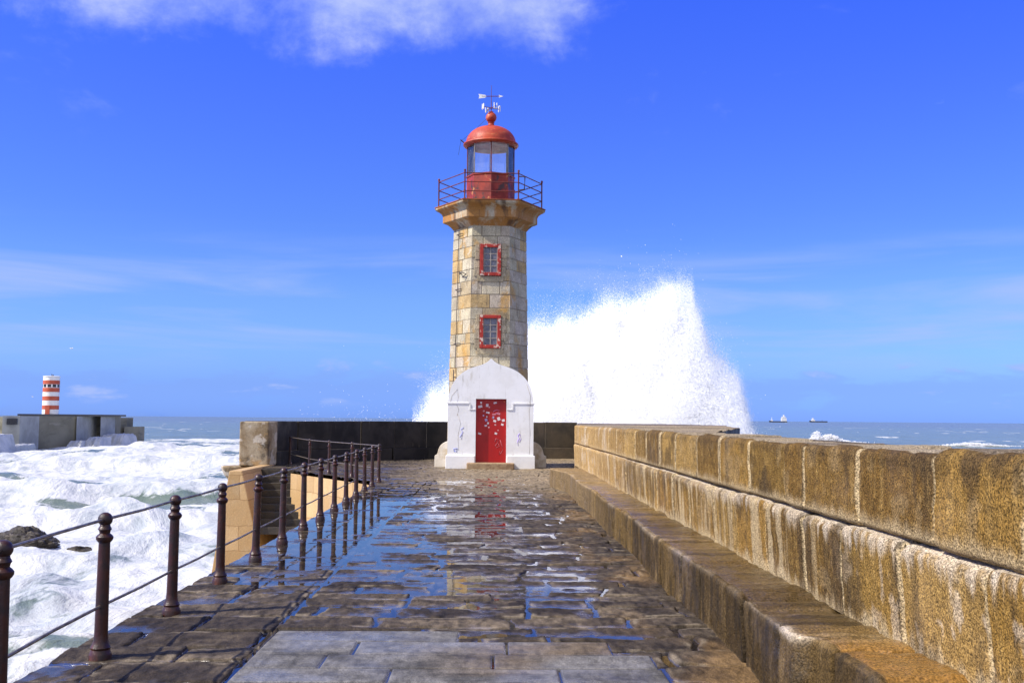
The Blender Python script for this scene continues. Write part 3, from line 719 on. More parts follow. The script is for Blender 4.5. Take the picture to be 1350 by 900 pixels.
course('ledge', sw, prof, jb, 2.4, 26.3, M['ledge'], ledge_cols, 91, lift=lambda Y: 2.29 + 0 * Y, bend=bendf, relief=0.014, jd=0.024, jw=0.026, topn=0.015, topv=0.014, chipv=0.03)
# end faces, outer face and the broad head beyond
mb = MB(); mb.c = (1, 1, 1, 1)
mb.prism([(2.235, 28.30), (2.60, 28.30), (2.60, 28.36), (2.235, 28.36)], -0.05, 1.488)
mb.done('end_face', M['sand'], sw)
mb = MB()
mb.hexa([(1.50, 26.10, -0.05), (2.30, 26.10, -0.05), (2.30, 26.34, -0.05), (1.52, 26.34, -0.05), (1.53, 26.10, 0.43), (2.30, 26.10, 0.43), (2.30, 26.34, 0.43), (1.56, 26.34, 0.43)])
mb.done('ledge_end', M['endblock'], sw, bevel=0.03)
mb = MB()
mb.prism([(2.80, 2.4), (2.838, 2.4), (2.838, 13.4), (5.448, 23.2), (6.295, 28.36), (6.25, 28.36), (5.40, 23.3), (2.80, 13.6)], -8, 1.492)
mb.done('outer_face', M['parapet'], sw)
mb = MB()
mb.c = (2.6, 2.5, 2.3, 1)
mb.prism([(2.24, 28.36), (6.29, 28.36), (8.0, 36), (7.5, 46), (3.75, 46), (3.62, 44.2)], -8, 1.49)
mb.done('head', M['parapet'], sw, bevel=0.03)

# ------------------------------------------------------------------ parapet round the pier head
pp = thing('parapet', 'dark curved stone parapet behind the lighthouse round the pier head', 'wall', (-3, 42.5, 0))
path = [(-7.45, 36.85), (-7.0, 38.8), (-5.0, 41.25), (-2.6, 43.4), (0.6, 44.3), (3.62, 44.45)]
def parapet_blocks(z0, z1, off, tag_name, blen, seed, dark):
    rg = random.Random(seed); mb = MB()
    for (a, b) in zip(path, path[1:]):
        a = Vector(a); b = Vector(b); L = (b - a).length; n = max(1, round(L / blen)); dirn = (b - a) / L; nr = Vector((-dirn.y, dirn.x))
        inn = -nr * off
        cuts = [0] + [(i + rg.uniform(-.12, .12)) / n for i in range(1, n)] + [1]
        for u, v in zip(cuts, cuts[1:]):
            p = a + dirn * (L * u + 0.012) + inn; q = a + dirn * (L * v - 0.012) + inn
            jz = rg.uniform(-.012, .012); js = rg.uniform(-.02, .02)
            p = p + nr * js; q = q + nr * js
            P2 = p + nr * 1.1; Q2 = q + nr * 1.1
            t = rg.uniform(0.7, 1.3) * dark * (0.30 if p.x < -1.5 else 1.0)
            mb.c = (t, t, t * rg.uniform(0.9, 1.05), 1)
            mb.hexa([(p.x, p.y, z0), (q.x, q.y, z0), (Q2.x, Q2.y, z0), (P2.x, P2.y, z0), (p.x, p.y, z1 + jz), (q.x, q.y, z1 + jz), (Q2.x, Q2.y, z1 + jz), (P2.x, P2.y, z1 + jz)])
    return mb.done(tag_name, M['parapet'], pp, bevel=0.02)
mb = MB(); mb.c = (1, 1, 1, 1)
for (a, b) in zip(path, path[1:]):
    a = Vector(a); b = Vector(b); dn = (b - a).normalized(); nr = Vector((-dn.y, dn.x)); p, q, p2, q2 = a + nr * .025, b + nr * .025, a + nr * 1.0, b + nr * 1.0
    mb.hexa([(p.x, p.y, 0), (q.x, q.y, 0), (q2.x, q2.y, 0), (p2.x, p2.y, 0), (p.x, p.y, 1.46), (q.x, q.y, 1.46), (q2.x, q2.y, 1.46), (p2.x, p2.y, 1.46)])
mb.done('mortar_core', M['mortar'], pp)
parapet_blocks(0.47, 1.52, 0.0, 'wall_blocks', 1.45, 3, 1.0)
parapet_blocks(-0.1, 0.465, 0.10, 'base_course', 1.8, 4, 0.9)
mb = MB()
mb.prism([(-8.55, 36.5), (-8.42, 35.95), (-7.48, 36.02), (-7.35, 36.9), (-8.1, 38.6), (-8.7, 38.2)], 0.02, 1.50)
mb.done('end_block', M['endblock'], pp, bevel=0.05, seg=3)
mb = MB(); mb.lathe([(0.12, -0.62), (0.26, -0.5), (0.40, -0.32), (0.50, -0.14), (0.53, -0.03), (0.50, 0.0)], (-8.62, 36.5, 0.0), 20)
mb.done('corbel', M['endblock'], pp, autos=40)

# battered sea stair below the head
st = thing('stone_stairs', 'dark wet stone stairs going down beside the sandy pier wall behind the railing', 'stairs', (-6.8, 33.5, -1.5))
for i in range(9):
    mb = MB(); z = -0.20 * i
    mb.box(-7.42 + 0.06 * i, -4.3 if i > 2 else -6.0, 34.85 - 0.30 * (i + 1), 34.85 - 0.30 * i + 0.04, z - 0.24, z - 0.02)
    mb.done('step', M['stairs'], st, bevel=0.015)
mb = MB(); mb.xz([(-8.9, -7.5), (-5.9, -7.5), (-6.55, -3.5), (-7.40, 0.05), (-7.78, 0.05)], 32.0, 37.2)
o = mb.done('stair_wall', None, st, bevel=0.03)
uvl = o.data.uv_layers.new(name='UVMap')
for pl in o.data.polygons:
    for li in pl.loop_indices:
        v = o.data.vertices[o.data.loops[li].vertex_index].co; uvl.data[li].uv = (v.x + v.y * 0.6, v.z)
o.data.materials.append(M['sand'])

# ------------------------------------------------------------------ railings
def make_post(parent, loc, src=None):
    if src is None:
        mb = MB()
        P = [(0.088, -0.03), (0.088, 0.035), (0.080, 0.05), (0.072, 0.07), (0.078, 0.085), (0.066, 0.105), (0.056, 0.13), (0.052, 0.18), (0.045, 0.74), (0.044, 0.785), (0.056, 0.795), (0.066, 0.81), (0.066, 0.825), (0.054, 0.838), (0.040, 0.848), (0.044, 0.865), (0.052, 0.875), (0.046, 0.89), (0.036, 0.900)]
        P = [(r * 0.86, z) for r, z in P]
        mb.lathe(P, (0, 0, 0), 20)
        post = mb.done('post', M['iron'], None, autos=35)
        mb = MB(); mb.sphere((0, 0, 0.942), 0.049, 10); mb.lathe([(0.036, 0.885), (0.034, 0.91)], (0, 0, 0), 14)
        ball = mb.done('ball_finial', M['iron'], None, smooth=True); ball.parent = post
    else:
        post = src.copy(); C.objects.link(post)
        for ch in src.children:
            b = ch.copy(); C.objects.link(b); b.parent = post
    post.parent = parent; post.location = Vector(loc) - base_of(parent)
    return post
def bar(name, pts, r, mat, parent, n=10, sag=0.0):
    mb = MB(); mb.tube(pts, r, n); return mb.done(name, mat, parent, autos=50)

PY = [4.05 + 1.667 * i for i in range(15)]
PX = lambda y: -2.63 - 0.0112 * (y - 7.3) + (0.05 if y < 6 else 0)
rl = thing('pier_railing', 'rusty brown railing of ball topped iron posts along the left edge of the wet pier', 'railing', (-2.7, 15, 0))
first = None
for y in PY:
    q = make_post(rl, (PX(y), y, 0.004), first); q.rotation_euler = (random.uniform(-.013, .013), random.uniform(-.013, .013), random.uniform(0, 6)); first = first or q
for z, r in ((0.945, 0.0105), (0.365, 0.0105)):
    rng_ = random.Random(int(z * 100))
    pts = []
    for a, b in zip(PY, PY[1:]):
        pts.append((PX(a), a, z))
        pts.append((PX((a + b) / 2), (a + b) / 2, z - 0.006))
    pts.append((PX(PY[-1]), PY[-1], z))
    bar('rail', pts, r, M['bar'], rl)
DP = [(-3.80, 29.37), (-4.72, 31.33), (-5.62, 33.3), (-7.08, 37.85)]
sr = thing('stair_railing', 'far rusty railing running diagonally above the sandy wall and the stairs', 'railing', (-5, 32, 0))
for (x, y) in DP: make_post(sr, (x, y, 0.004), first)
cor = (PX(PY[-1]), PY[-1])
for z in (0.945, 0.365):
    bar('rail', [(cor[0], cor[1], z)] + [(x, y, z) for x, y in DP], 0.012, M['bar'], sr)

# ------------------------------------------------------------------ the lighthouse
TX, TY = -0.09, 37.5
lh = thing('stone_lighthouse', 'hexagonal granite lighthouse with red lantern and white porch at the end of the pier', 'lighthouse', (TX, TY, 0))
ROT = R(1.6)
def hexpt(k, r): 
    a = R(-120 + 60 * k) + ROT
    return Vector((TX + r * math.cos(a), TY + r * math.sin(a), 0))
Z0, Z1, RA, RB = 0.0, 8.33, 1.455, 1.293
def rad(z): return RA + (RB - RA) * (z - Z0) / (Z1 - Z0)
rg = random.Random(9)
mb = MB(); 
mb.prism([tuple(hexpt(k, RA - 0.022)[:2]) for k in range(6)], Z0, Z1, [tuple(hexpt(k, RB - 0.022)[:2]) for k in range(6)])
core = mb.done('tower_core', M['mortar'], lh)
mb = MB()
zs = [0.0]; 
while zs[-1] < Z1 - 0.28: zs.append(zs[-1] + rg.choice([0.36, 0.40, 0.44, 0.47]))
zs[-1] = Z1
for ci, (za, zb) in enumerate(zip(zs, zs[1:])):
    for k in range(6):
        a0, b0 = hexpt(k, rad(za)), hexpt(k + 1, rad(za)); a1, b1 = hexpt(k, rad(zb)), hexpt(k + 1, rad(zb))
        nrm = Vector(((a0 + b0) / 2 - Vector((TX, TY, 0)))); nrm.z = 0; nrm.normalize()
        off = 0.5 if (ci + k) % 2 else 0.34
        cuts = [0] + sorted([min(.85, max(.15, off + rg.uniform(-.08, .08)))] if rg.random() < .6 else [rg.uniform(.24, .36), rg.uniform(.62, .78)]) + [1]
        for u, v in zip(cuts, cuts[1:]):
            ochre = rg.random()
            wgt = 0.34 if k == 5 else (0.10 if k == 0 else 0.13)
            t = rg.uniform(0.86, 1.08)
            if ochre < wgt: c = (1.0 * t, 0.80 * t, 0.50 * t)
            elif ochre < wgt + .12: c = (0.84 * t, 0.76 * t, 0.62 * t)
            else: c = (t, t * rg.uniform(.97, 1.02), t * rg.uniform(.92, 1.05))
            mb.c = (*c, 1)
            j = 0.007; ch = 0.016; pr = rg.uniform(-0.012, 0.010)
            def P(uu, zz, d):
                f = (zz - za) / (zb - za); return a0.lerp(b0, uu).lerp(a1.lerp(b1, uu), f) * 1.0 + Vector((0, 0, zz)) + nrm * d
            L = (b0 - a0).length
            ju = j / L; cu = ch / L
            lo_u = u + (ju if u > 0 else 0.0); hi_u = v - (ju if v < 1 else 0.0)
            cl = cu if u > 0 else 0.0; chh = cu if v < 1 else 0.0
            outer = [P(lo_u, za + j, -0.02), P(hi_u, za + j, -0.02), P(hi_u, zb - j, -0.02), P(lo_u, zb - j, -0.02)]
            inner = [P(lo_u + cl, za + j + ch * .7, pr), P(hi_u - chh, za + j + ch * .7, pr), P(hi_u - chh, zb - j - ch * .7, pr), P(lo_u + cl, zb - j - ch * .7, pr)]
            for i in range(4):
                outer[i].z = (za + j, za + j, zb - j, zb - j)[i]; inner[i].z = (za + j + ch * .7, za + j + ch * .7, zb - j - ch * .7, zb - j - ch * .7)[i]
            vo = [mb.bm.verts.new(p) for p in outer]; vi = [mb.bm.verts.new(p) for p in inner]
            for i in range(4): mb._f([vo[i], vo[(i + 1) % 4], vi[(i + 1) % 4], vi[i]])
            mb._f(vi)
shaft = mb.done('tower_shaft', M['tower'], lh)

def hexring(mb, prof, tint=1.0, n=6):
    rings = [[mb.bm.verts.new((*hexpt(k, r)[:2], z)) for k in range(6)] for r, z in prof]
    for A, B in zip(rings, rings[1:]):
        for i in range(6): mb._f([A[i], A[(i + 1) % 6], B[(i + 1) % 6], B[i]])
    mb._f(rings[0][::-1]); mb._f(rings[-1])
mb = MB()
hexring(mb, [(RB - 0.03, 8.30), (RB + 0.02, 8.32), (1.38, 8.40), (1.50, 8.50), (1.66, 8.56), (1.685, 8.575), (1.685, 8.80), (1.70, 8.82), (1.72, 8.87), (1.80, 8.94), (1.90, 8.985), (1.955, 9.03), (1.965, 9.045), (1.965, 9.085), (1.95, 9.10)])
mb.done('cornice', M['cornice'], lh)
mb = MB(); hexring(mb, [(1.955, 9.103), (1.985, 9.105), (1.985, 9.135), (1.955, 9.14)])
mb.done('gallery_edge', pm('gallery_rust', RUST, RUST2, 2.5, bump=0.5), lh)

# gallery railing
gr = thing('gallery_railing', None, None, (TX, TY, 9.14)); gr.parent = lh
gr.location = (0, 0, 9.14)
first_g = None
gp = []
for k in range(6):
    p = hexpt(k, 1.84); gp.append(p)
    mb = MB(); mb.lathe([(0.045, 0), (0.045, 0.03), (0.024, 0.05), (0.024, 0.93), (0.036, 0.95), (0.036, 0.965), (0.028, 0.975)], (p.x, p.y, 9.14), 10); mb.sphere((p.x, p.y, 9.14 + 1.0), 0.04, 6)
    mb.done('post', M['rail_red'], gr, autos=40)
for z in (9.14 + 0.28, 9.14 + 0.60, 9.14 + 0.91):
    for k in range(6):
        a, b = gp[k].copy(), gp[(k + 1) % 6].copy(); a.z = b.z = z
        bar('rail', [a, b], 0.017, M['rail_red'] if k in (5, 0) else M['rail_red'], gr, 6)
q = gp[1].copy(); 
bar('davit', [(q.x, q.y, 9.95), (q.x + 0.22, q.y - .02, 9.93), (q.x + 0.20, q.y - .02, 9.50), (q.x, q.y, 9.47)], 0.024, M['bronze'], gr, 6)

# lantern: octagonal drum with an edge towards the pier, glass, dome
OR = math.pi / 8 * 0 + R(-90) + ROT
mb = MB(); mb.lathe([(0.87, 9.10), (0.87, 9.16), (0.855, 9.18), (0.855, 10.20), (0.885, 10.22), (0.885, 10.27), (0.84, 10.28)], (TX, TY, 0), 8, OR)
mb.done('lantern_drum', M['drum'], lh)
for k in range(8):
    a, b = OR + k * math.pi / 4, OR + (k + 1) * math.pi / 4
    mb = MB()
    A = Vector((TX + .835 * math.cos(a), TY + .835 * math.sin(a), 0)); B = Vector((TX + .835 * math.cos(b), TY + .835 * math.sin(b), 0))
    dn = ((A + B) / 2 - Vector((TX, TY, 0))).normalized() * 0.008
    e = (B - A) * 0.025
    mb.hexa([((A + e).x, (A + e).y, 10.281), ((B - e).x, (B - e).y, 10.281), ((B - e - dn).x, (B - e - dn).y, 10.281), ((A + e - dn).x, (A + e - dn).y, 10.281),
             ((A + e).x, (A + e).y, 11.36), ((B - e).x, (B - e).y, 11.36), ((B - e - dn).x, (B - e - dn).y, 11.36), ((A + e - dn).x, (A + e - dn).y, 11.36)])
    mb.done('glass_pane', M['lantern_glass'], lh)
    mb = MB(); x, y = TX + .836 * math.cos(a), TY + .836 * math.sin(a)
    mb.tube([(x, y, 10.275), (x, y, 11.40)], 0.018, 8); mb.done('mullion', M['sash'] if k % 2 else M['rail_red'], lh)
mb = MB(); mb.lathe([(0.30, 11.37), (0.80, 11.345), (0.90, 11.34), (0.965, 11.37), (0.995, 11.41), (0.985, 11.45), (0.93, 11.47)], (TX, TY, 0), 40); mb.done('eave_ring', M['dome'], lh, autos=40)
mb = MB(); prof = [(0.90, 11.465)] + [(0.90 * math.cos(a) ** 0.9, 11.47 + 0.64 * math.sin(a)) for a in np.linspace(0.08, 1.36, 12)] + [(0.15, 12.115)]
mb.lathe(prof, (TX, TY, 0), 40); dome = mb.done('dome', M['dome'], lh, autos=50)
mb = MB(); mb.lathe([(0.17, 12.09), (0.17, 12.13), (0.12, 12.15), (0.10, 12.22), (0.12, 12.245), (0.12, 12.26), (0.09, 12.27)], (TX, TY, 0), 20); mb.sphere((TX, TY, 12.44), 0.195, 12); mb.lathe([(0.07, 12.62), (0.08, 12.65), (0.03, 12.67)], (TX, TY, 0), 12)
mb.done('finial_ball', M['dome'], dome, autos=50)
wv = bpy.data.objects.new('weather_vane', None); C.objects.link(wv); wv.parent = lh; wv.location = (0, 0, 12.65)
bar('rod', [(TX, TY, 12.6), (TX, TY, 13.62)], [0.018, 0.007], M['rail_red'], wv, 6)
bar('arrow_shaft', [(TX - .34, TY, 13.215), (TX + .30, TY, 13.225)], 0.013, M['rail_red'], wv, 6)
mb = MB(); zc = 13.215
mb.xz([(TX - .46, zc - .085), (TX - .22, zc - .05), (TX - .17, zc), (TX - .22, zc + .05), (TX - .46, zc + .085), (TX - .435, zc)], TY - .008, TY + .008); mb.done('arrow_tail', M['white_metal'], wv)
mb = MB(); zc = 13.225
mb.xz([(TX + .27, zc - .05), (TX + .43, zc), (TX + .27, zc + .05)], TY - .008, TY + .008); mb.done('arrow_head', M['white_metal'], wv)
for k in range(4):
    a = R(28 + 90 * k); dx, dy = math.cos(a), math.sin(a)
    bar('arm', [(TX, TY, 12.79), (TX + .33 * dx, TY + .33 * dy, 12.79)], 0.012, M['rail_red'], wv, 6)
    mb = MB(); c = Vector((TX + .33 * dx, TY + .33 * dy, 12.80)); w = Vector((-dy, dx, 0)) * 0.055
    z1, z2 = -0.10, 0.10
    for s_ in (-1, 1):
        p = c + w * s_; mb.tube([(p.x, p.y, c.z + z1), (p.x, p.y, c.z + z2)], 0.020, 6)
    p, q = c + w, c - w; mb.tube([(p.x, p.y, c.z + (z1 if k % 2 else z2)), (q.x, q.y, c.z + (z2 if k < 2 else z1))], 0.020, 6)
    mb.done('compass_letter', M['white_metal'], wv)
bar('bracket', [(TX - .90, TY - .05, 11.44), (TX - 1.09, TY - .07, 11.60)], 0.02, M['bronze'], lh, 6)
bar('wire', [(TX - 1.05, TY - .06, 11.57), (TX - .6, TY - .03, 11.95), (TX - .15, TY, 12.42)], 0.006, M['wire'], lh, 5)
bar('wire', [(TX - 1.07, TY - .06, 11.58), (TX - 1.12, TY - .06, 11.3), (TX - 1.16, TY - .05, 11.05)], 0.006, M['wire'], lh, 5)

# windows on the front face
fa, fb = hexpt(0, 1.0), hexpt(1, 1.0)
fd = (fb - fa).normalized(); fn = Vector((fd.y, -fd.x, 0))
def on_face(u, z, d):
    ap = rad(z) * math.cos(math.pi / 6)
    return Vector((TX, TY, z)) + fn * (ap + d) + fd * u
def fbox(mb, u0, u1, z0, z1, d0, d1):
    mb.hexa([on_face(u0, z0, d1), on_face(u1, z0, d1), on_face(u1, z0, d0), on_face(u0, z0, d0), on_face(u0, z1, d1), on_face(u1, z1, d1), on_face(u1, z1, d0), on_face(u0, z1, d0)])
for (z0, z1, uc) in ((6.56, 7.66, -0.005), (4.06, 5.20, 0.01)):
    mb = MB(); fbox(mb, uc - .36, uc + .36, z0 - .0, z1 + .0, -0.05, 0.02)
    w = mb.done('window', M['mortar'], lh)
    mb = MB(); t = 0.115
    for (a, b, c, d) in ((-.36, -.36 + t, z0, z1), (.36 - t, .36, z0, z1), (-.36 + t, .36 - t, z0, z0 + t), (-.36 + t, .36 - t, z1 - t, z1)):
        fbox(mb, uc + a, uc + b, c, d, 0.021, 0.105)
    mb.done('frame', M['frame'], w, bevel=0.012)
    iw = .36 - t; nz = 4
    cw = 2 * iw / 2; chh = (z1 - z0 - 2 * t) / nz
    for i in range(2):
        for j in range(nz):
            mb = MB(); fbox(mb, uc - iw + cw * i + .006, uc - iw + cw * (i + 1) - .006, z0 + t + chh * j + .006, z0 + t + chh * (j + 1) - .006, 0.021, 0.030)
            mb.done('pane', M['pane'], w)
    mb = MB()
    fbox(mb, uc - .017, uc + .017, z0 + t, z1 - t, 0.031, 0.05)
    for j in range(1, nz): fbox(mb, uc - iw, uc + iw, z0 + t + chh * j - .014, z0 + t + chh * j + .014, 0.0305, 0.048)
    for s_ in (-1, 1): fbox(mb, uc + s_ * (iw - .018) - .017, uc + s_ * (iw - .018) + .017, z0 + t, z1 - t, 0.0315, 0.052)
    mb.done('sash_bars', M['sash'], w)
    # raised stone surround
    mb = MB()
    for s_ in (-1, 1):
        zz = z0 - .02
        while zz < z1 - .1:
            hh = rg.uniform(.22, .34); ww = rg.uniform(.10, .19); t_ = rg.uniform(.7, 1.0); mb.c = (t_, t_ * .96, t_ * .88, 1)
            fbox(mb, uc + (s_ * .375 if s_ > 0 else -.375 - ww), uc + (.375 + ww if s_ > 0 else -.375), zz, min(zz + hh, z1 + .05) - .01, -0.01, rg.uniform(0.025, 0.045)); zz += hh
    mb.c = (.8, .76, .68, 1); fbox(mb, uc - .45, uc + .45, z0 - .20, z0 - .01, -0.01, 0.04)
    mb.done('surround', M['tower'], w, bevel=0.012)
# conductor cable and hooks on the left face
def left_face(u, z, d):
    a0, b0 = hexpt(5, rad(z)), hexpt(6, rad(z)); n = ((a0 + b0) / 2 - Vector((TX, TY, 0))).normalized()
    p = a0.lerp(b0, u) + n * d; p.z = z; return p
bar('conductor', [left_face(0.36, z, 0.05) for z in np.linspace(3.2, 8.25, 12)], 0.012, M['bronze'], lh, 6)
for z in (8.1, 6.15, 4.25, 2.9):
    bar('bracket', [left_face(0.26, z, 0.0), left_face(0.28, z, 0.07), left_face(0.52, z + .01, 0.07), left_face(0.54, z, 0.0)], 0.014, M['bronze'], lh, 6)
bar('hook', [left_face(0.5, 6.68, 0), left_face(0.56, 6.70, 0.14), left_face(0.74, 6.70, 0.16), left_face(0.80, 6.64, 0.05), left_face(0.66, 6.54, 0.1)], 0.02, M['bronze'], lh, 6)

# white porch with its domed front
PF, PB = 35.25, 36.5
cx = -0.005
arch = [(cx + 1.42, 0.0), (cx + 1.42, 2.22)]
for a in np.linspace(0.0, 1.0, 26)[1:]:
    th = a * math.pi / 2
    x = 1.40 * math.cos(th) ** 0.86; z = 2.24 + 1.19 * math.sin(th) ** 0.95
    z += 0.22 * math.exp(-(x / 0.17) ** 1.15)
    arch.append((cx + x, z))
full = arch + [(2 * cx - x, z) for x, z in arch[::-1][1:]]
dx0, dx1, dz0, dz1 = -0.50, 0.515, 0.20, 2.31
mb = MB()
# front ring with the door opening: fill between arch outline and doorway
def porch_shell():
    bm = mb.bm
    outF = [bm.verts.new((x, PF, z)) for x, z in full]
    hole = [(dx1, 0.0), (dx1, dz1), (dx0, dz1), (dx0, 0.0)]
    inF = [bm.verts.new((x, PF, z)) for x, z in hole]
    es = []
    chain = outF + [inF[3], inF[2], inF[1], inF[0]]
    es = [bm.edges.new((chain[i], chain[(i + 1) % len(chain)])) for i in range(len(chain))]
    r = bmesh.ops.triangle_fill(bm, use_beauty=True, edges=es)
    outB = [bm.verts.new((x, PB, z)) for x, z in full]
    for i in range(len(outF) - 1): mb._f([outF[i], outB[i], outB[i + 1], outF[i + 1]])
    inB = [bm.verts.new((x, PF + 0.24, z)) for x, z in hole]
    for i in range(3): mb._f([inF[i], inF[i + 1], inB[i + 1], inB[i]])
porch_shell()
porch = mb.done('porch', M['white'], lh)
for s_ in (-1, 1):
    mb = MB()
    xa, xb = (dx1 + .02, 1.435) if s_ > 0 else (-1.445, dx0 - .02)
    mb.box(xa - (0.0 if s_ > 0 else 0.035), xb + (0.035 if s_ > 0 else 0), PF - 0.07, PF + .9, 0.0, 0.44)
    mb.done('plinth', M['white'], porch, bevel=0.018)
    mb = MB()
    if s_ > 0:
        mb.box(0.70, 1.45, PF - .02, PF + .6, 2.135, 2.19); mb.box(0.70, 0.75, PF - .02, PF - .001, 1.97, 2.134); mb.box(0.53, 0.75, PF - .02, PF - .001, 1.94, 1.969)
    else:
        mb.box(-1.46, -0.71, PF - .02, PF + .6, 2.135, 2.19); mb.box(-0.715, -0.665, PF - .02, PF - .001, 1.97, 2.134); mb.box(-0.715, -0.53, PF - .02, PF - .001, 1.94, 1.969)
    mb.done('moulding', M['white'], porch, bevel=0.006)
mb = MB(); mb.box(dx0 + .002, dx1 - .002, PF + 0.125, PF + 0.20, dz0 - .1, dz1 - .002)
door = mb.done('door', M['door'], lh, bevel=0.004)
mb = MB(); mb.box(dx0 - .28, dx1 + .27, PF - 0.34, PF + 0.12, -0.03, 0.215)
mb.done('doorstep', M['step'], lh, bevel=0.05, seg=3)
for (sx_, m_) in ((-1, 'buttress'), (1, 'buttress')):
    mb = MB()
    pts = [(0.0, 0.0), (0.46, 0.0), (0.46, 0.40), (0.38, 0.44)] + [(0.0 + 0.36 * math.cos(t), 0.46 + 0.42 * math.sin(t)) for t in np.linspace(0.15, 1.45, 7)] + [(0.0, 0.9)]
    ox = -1.43 if sx_ < 0 else 1.43
    P = [(ox + sx_ * a, z) for a, z in pts]
    if sx_ < 0: P = P[::-1]
    mb.xz(P, 36.15, 36.75); mb.done('buttress', M['buttress'], lh, bevel=0.02)
bar('hook', [(-1.15, 36.2, 3.02), (-1.28, 36.0, 3.06), (-1.28, 36.0, 3.3), (-1.28, 36.0, 2.92)], 0.02, M['bronze'], lh, 6)

# stickers and scribbles
YS = PF + 0.1225
stk = [(0.17, .94, .05, .04, 0), (.14, .88, .12, .05, 1), (.37, .90, .07, .06, 1), (.44, .87, .04, .03, 3), (.63, .94, .09, .035, 1), (.93, .96, .04, .02, 4), (.39, .785, .10, .035, 1), (.26, .81, .05, .03, 3), (.25, .74, .04, .03, 2), (.34, .67, .07, .055, 2), (.36, .72, .03, .03, 0), (.40, .62, .05, .04, 0), (.33, .58, .07, .035, 1), (.43, .555, .04, .03, 3), (.57, .71, .05, .05, 2), (.62, .655, .08, .045, 0), (.64, .595, .05, .03, 3), (.75, .69, .08, .07, 0), (.90, .665, .08, .05, 1), (.87, .60, .07, .04, 0), (.73, .51, .04, .02, 3), (.66, .46, .07, .04, 0), (.13, .455, .09, .035, 1), (.55, .70, .03, .03, 0), (.74, .77, .10, .04, 5), (.60, .76, .11, .03, 5)]
SC = [(0.95, 0.93, 0.92), (0.85, 0.82, 0.84), (0.55, 0.5, 0.8), (0.8, 0.45, 0.45), (0.9, 0.2, 0.05), (0.80, 0.30, 0.35)]
DW, DH = dx1 - dx0, dz1 - dz0
for (u, v, w_, h_, ci) in stk:
    mb = MB(); mb.c = (*SC[ci], 1)
    x = dx0 + u * DW; z = dz0 + v * DH; a = random.uniform(-.35, .35); ca, sa = math.cos(a), math.sin(a)
    w2, h2 = w_ * DW / 2 * 1.15, h_ * DH / 2 * .75
    P = [(x + ca * i * w2 - sa * j * h2, z + sa * i * w2 + ca * j * h2) for i, j in ((-1, -1), (1, -1), (1, 1), (-1, 1))]
    mb.xz(P, YS - .001, YS + .002); mb.done('sticker', M['pink'], door)
def scribble(name, pts, col_, y, r, parent):
    mb = MB(); mb.c = (*col_, 1); mb.tube([(x, y, z) for x, z in pts], r, 5); mb.done(name, M['ink'], parent, smooth=True)
def dz(u, v): return (dx0 + u * DW, dz0 + v * DH)
scribble('graffiti', [dz(.63, .33), dz(.66, .38), dz(.74, .37), dz(.72, .31), dz(.64, .27), dz(.68, .24), dz(.78, .26), dz(.74, .30)], (1.6, 0.5, 0.3), YS, 0.006, door)
scribble('graffiti', [dz(.80, .36), dz(.86, .27), dz(.89, .20), dz(.82, .15), dz(.77, .13), dz(.79, .18)], (1.6, 0.5, 0.3), YS, 0.005, door)
scribble('graffiti', [dz(.57, .80), dz(.66, .83), dz(.76, .82), dz(.74, .78), (dz(.64, .77))], (1.8, .6, .6), YS, 0.007, door)
scribble('graffiti', [(-.97, 0.98), (-.94, 1.12), (-1.02, 1.05), (-.92, 1.22), (-.99, 1.30), (-.90, 1.36)], (.9, .95, 1.1), PF, 0.010, porch)
scribble('graffiti', [(-1.20, 0.56), (-1.22, 0.66), (-1.10, 0.67), (-1.12, 0.55), (-1.19, 0.60)], (.8, .95, 1.2), PF, 0.014, porch)
scribble('graffiti', [(.91, 0.78), (.89, 0.92), (.94, 1.02), (.90, 1.10), (.95, 1.18)], (1.1, .7, 1.2), PF, 0.010, porch)
scribble('graffiti', [(.95, 0.88), (1.0, 1.0), (.98, 1.14)], (1.2, .8, 1.2), PF, 0.008, porch)
scribble('crack', [(-1.12, 1.75), (-1.06, 1.95), (-1.13, 2.1), (-1.07, 2.4), (-1.12, 2.62), (-1.3, 2.4), (-1.34, 2.2)], (1.1, 0.95, .36), PF, 0.005, porch)
scribble('crack', [(-1.05, .6), (-1.08, 1.1), (-1.0, 1.5), (-1.1, 1.8)], (1.1, 0.95, .36), PF, 0.004, porch)
scribble('crack', [(1.28, .5), (1.30, 1.2), (1.27, 1.9), (1.31, 2.4), (1.18, 2.8)], (1.1, 0.95, .36), PF, 0.005, porch)

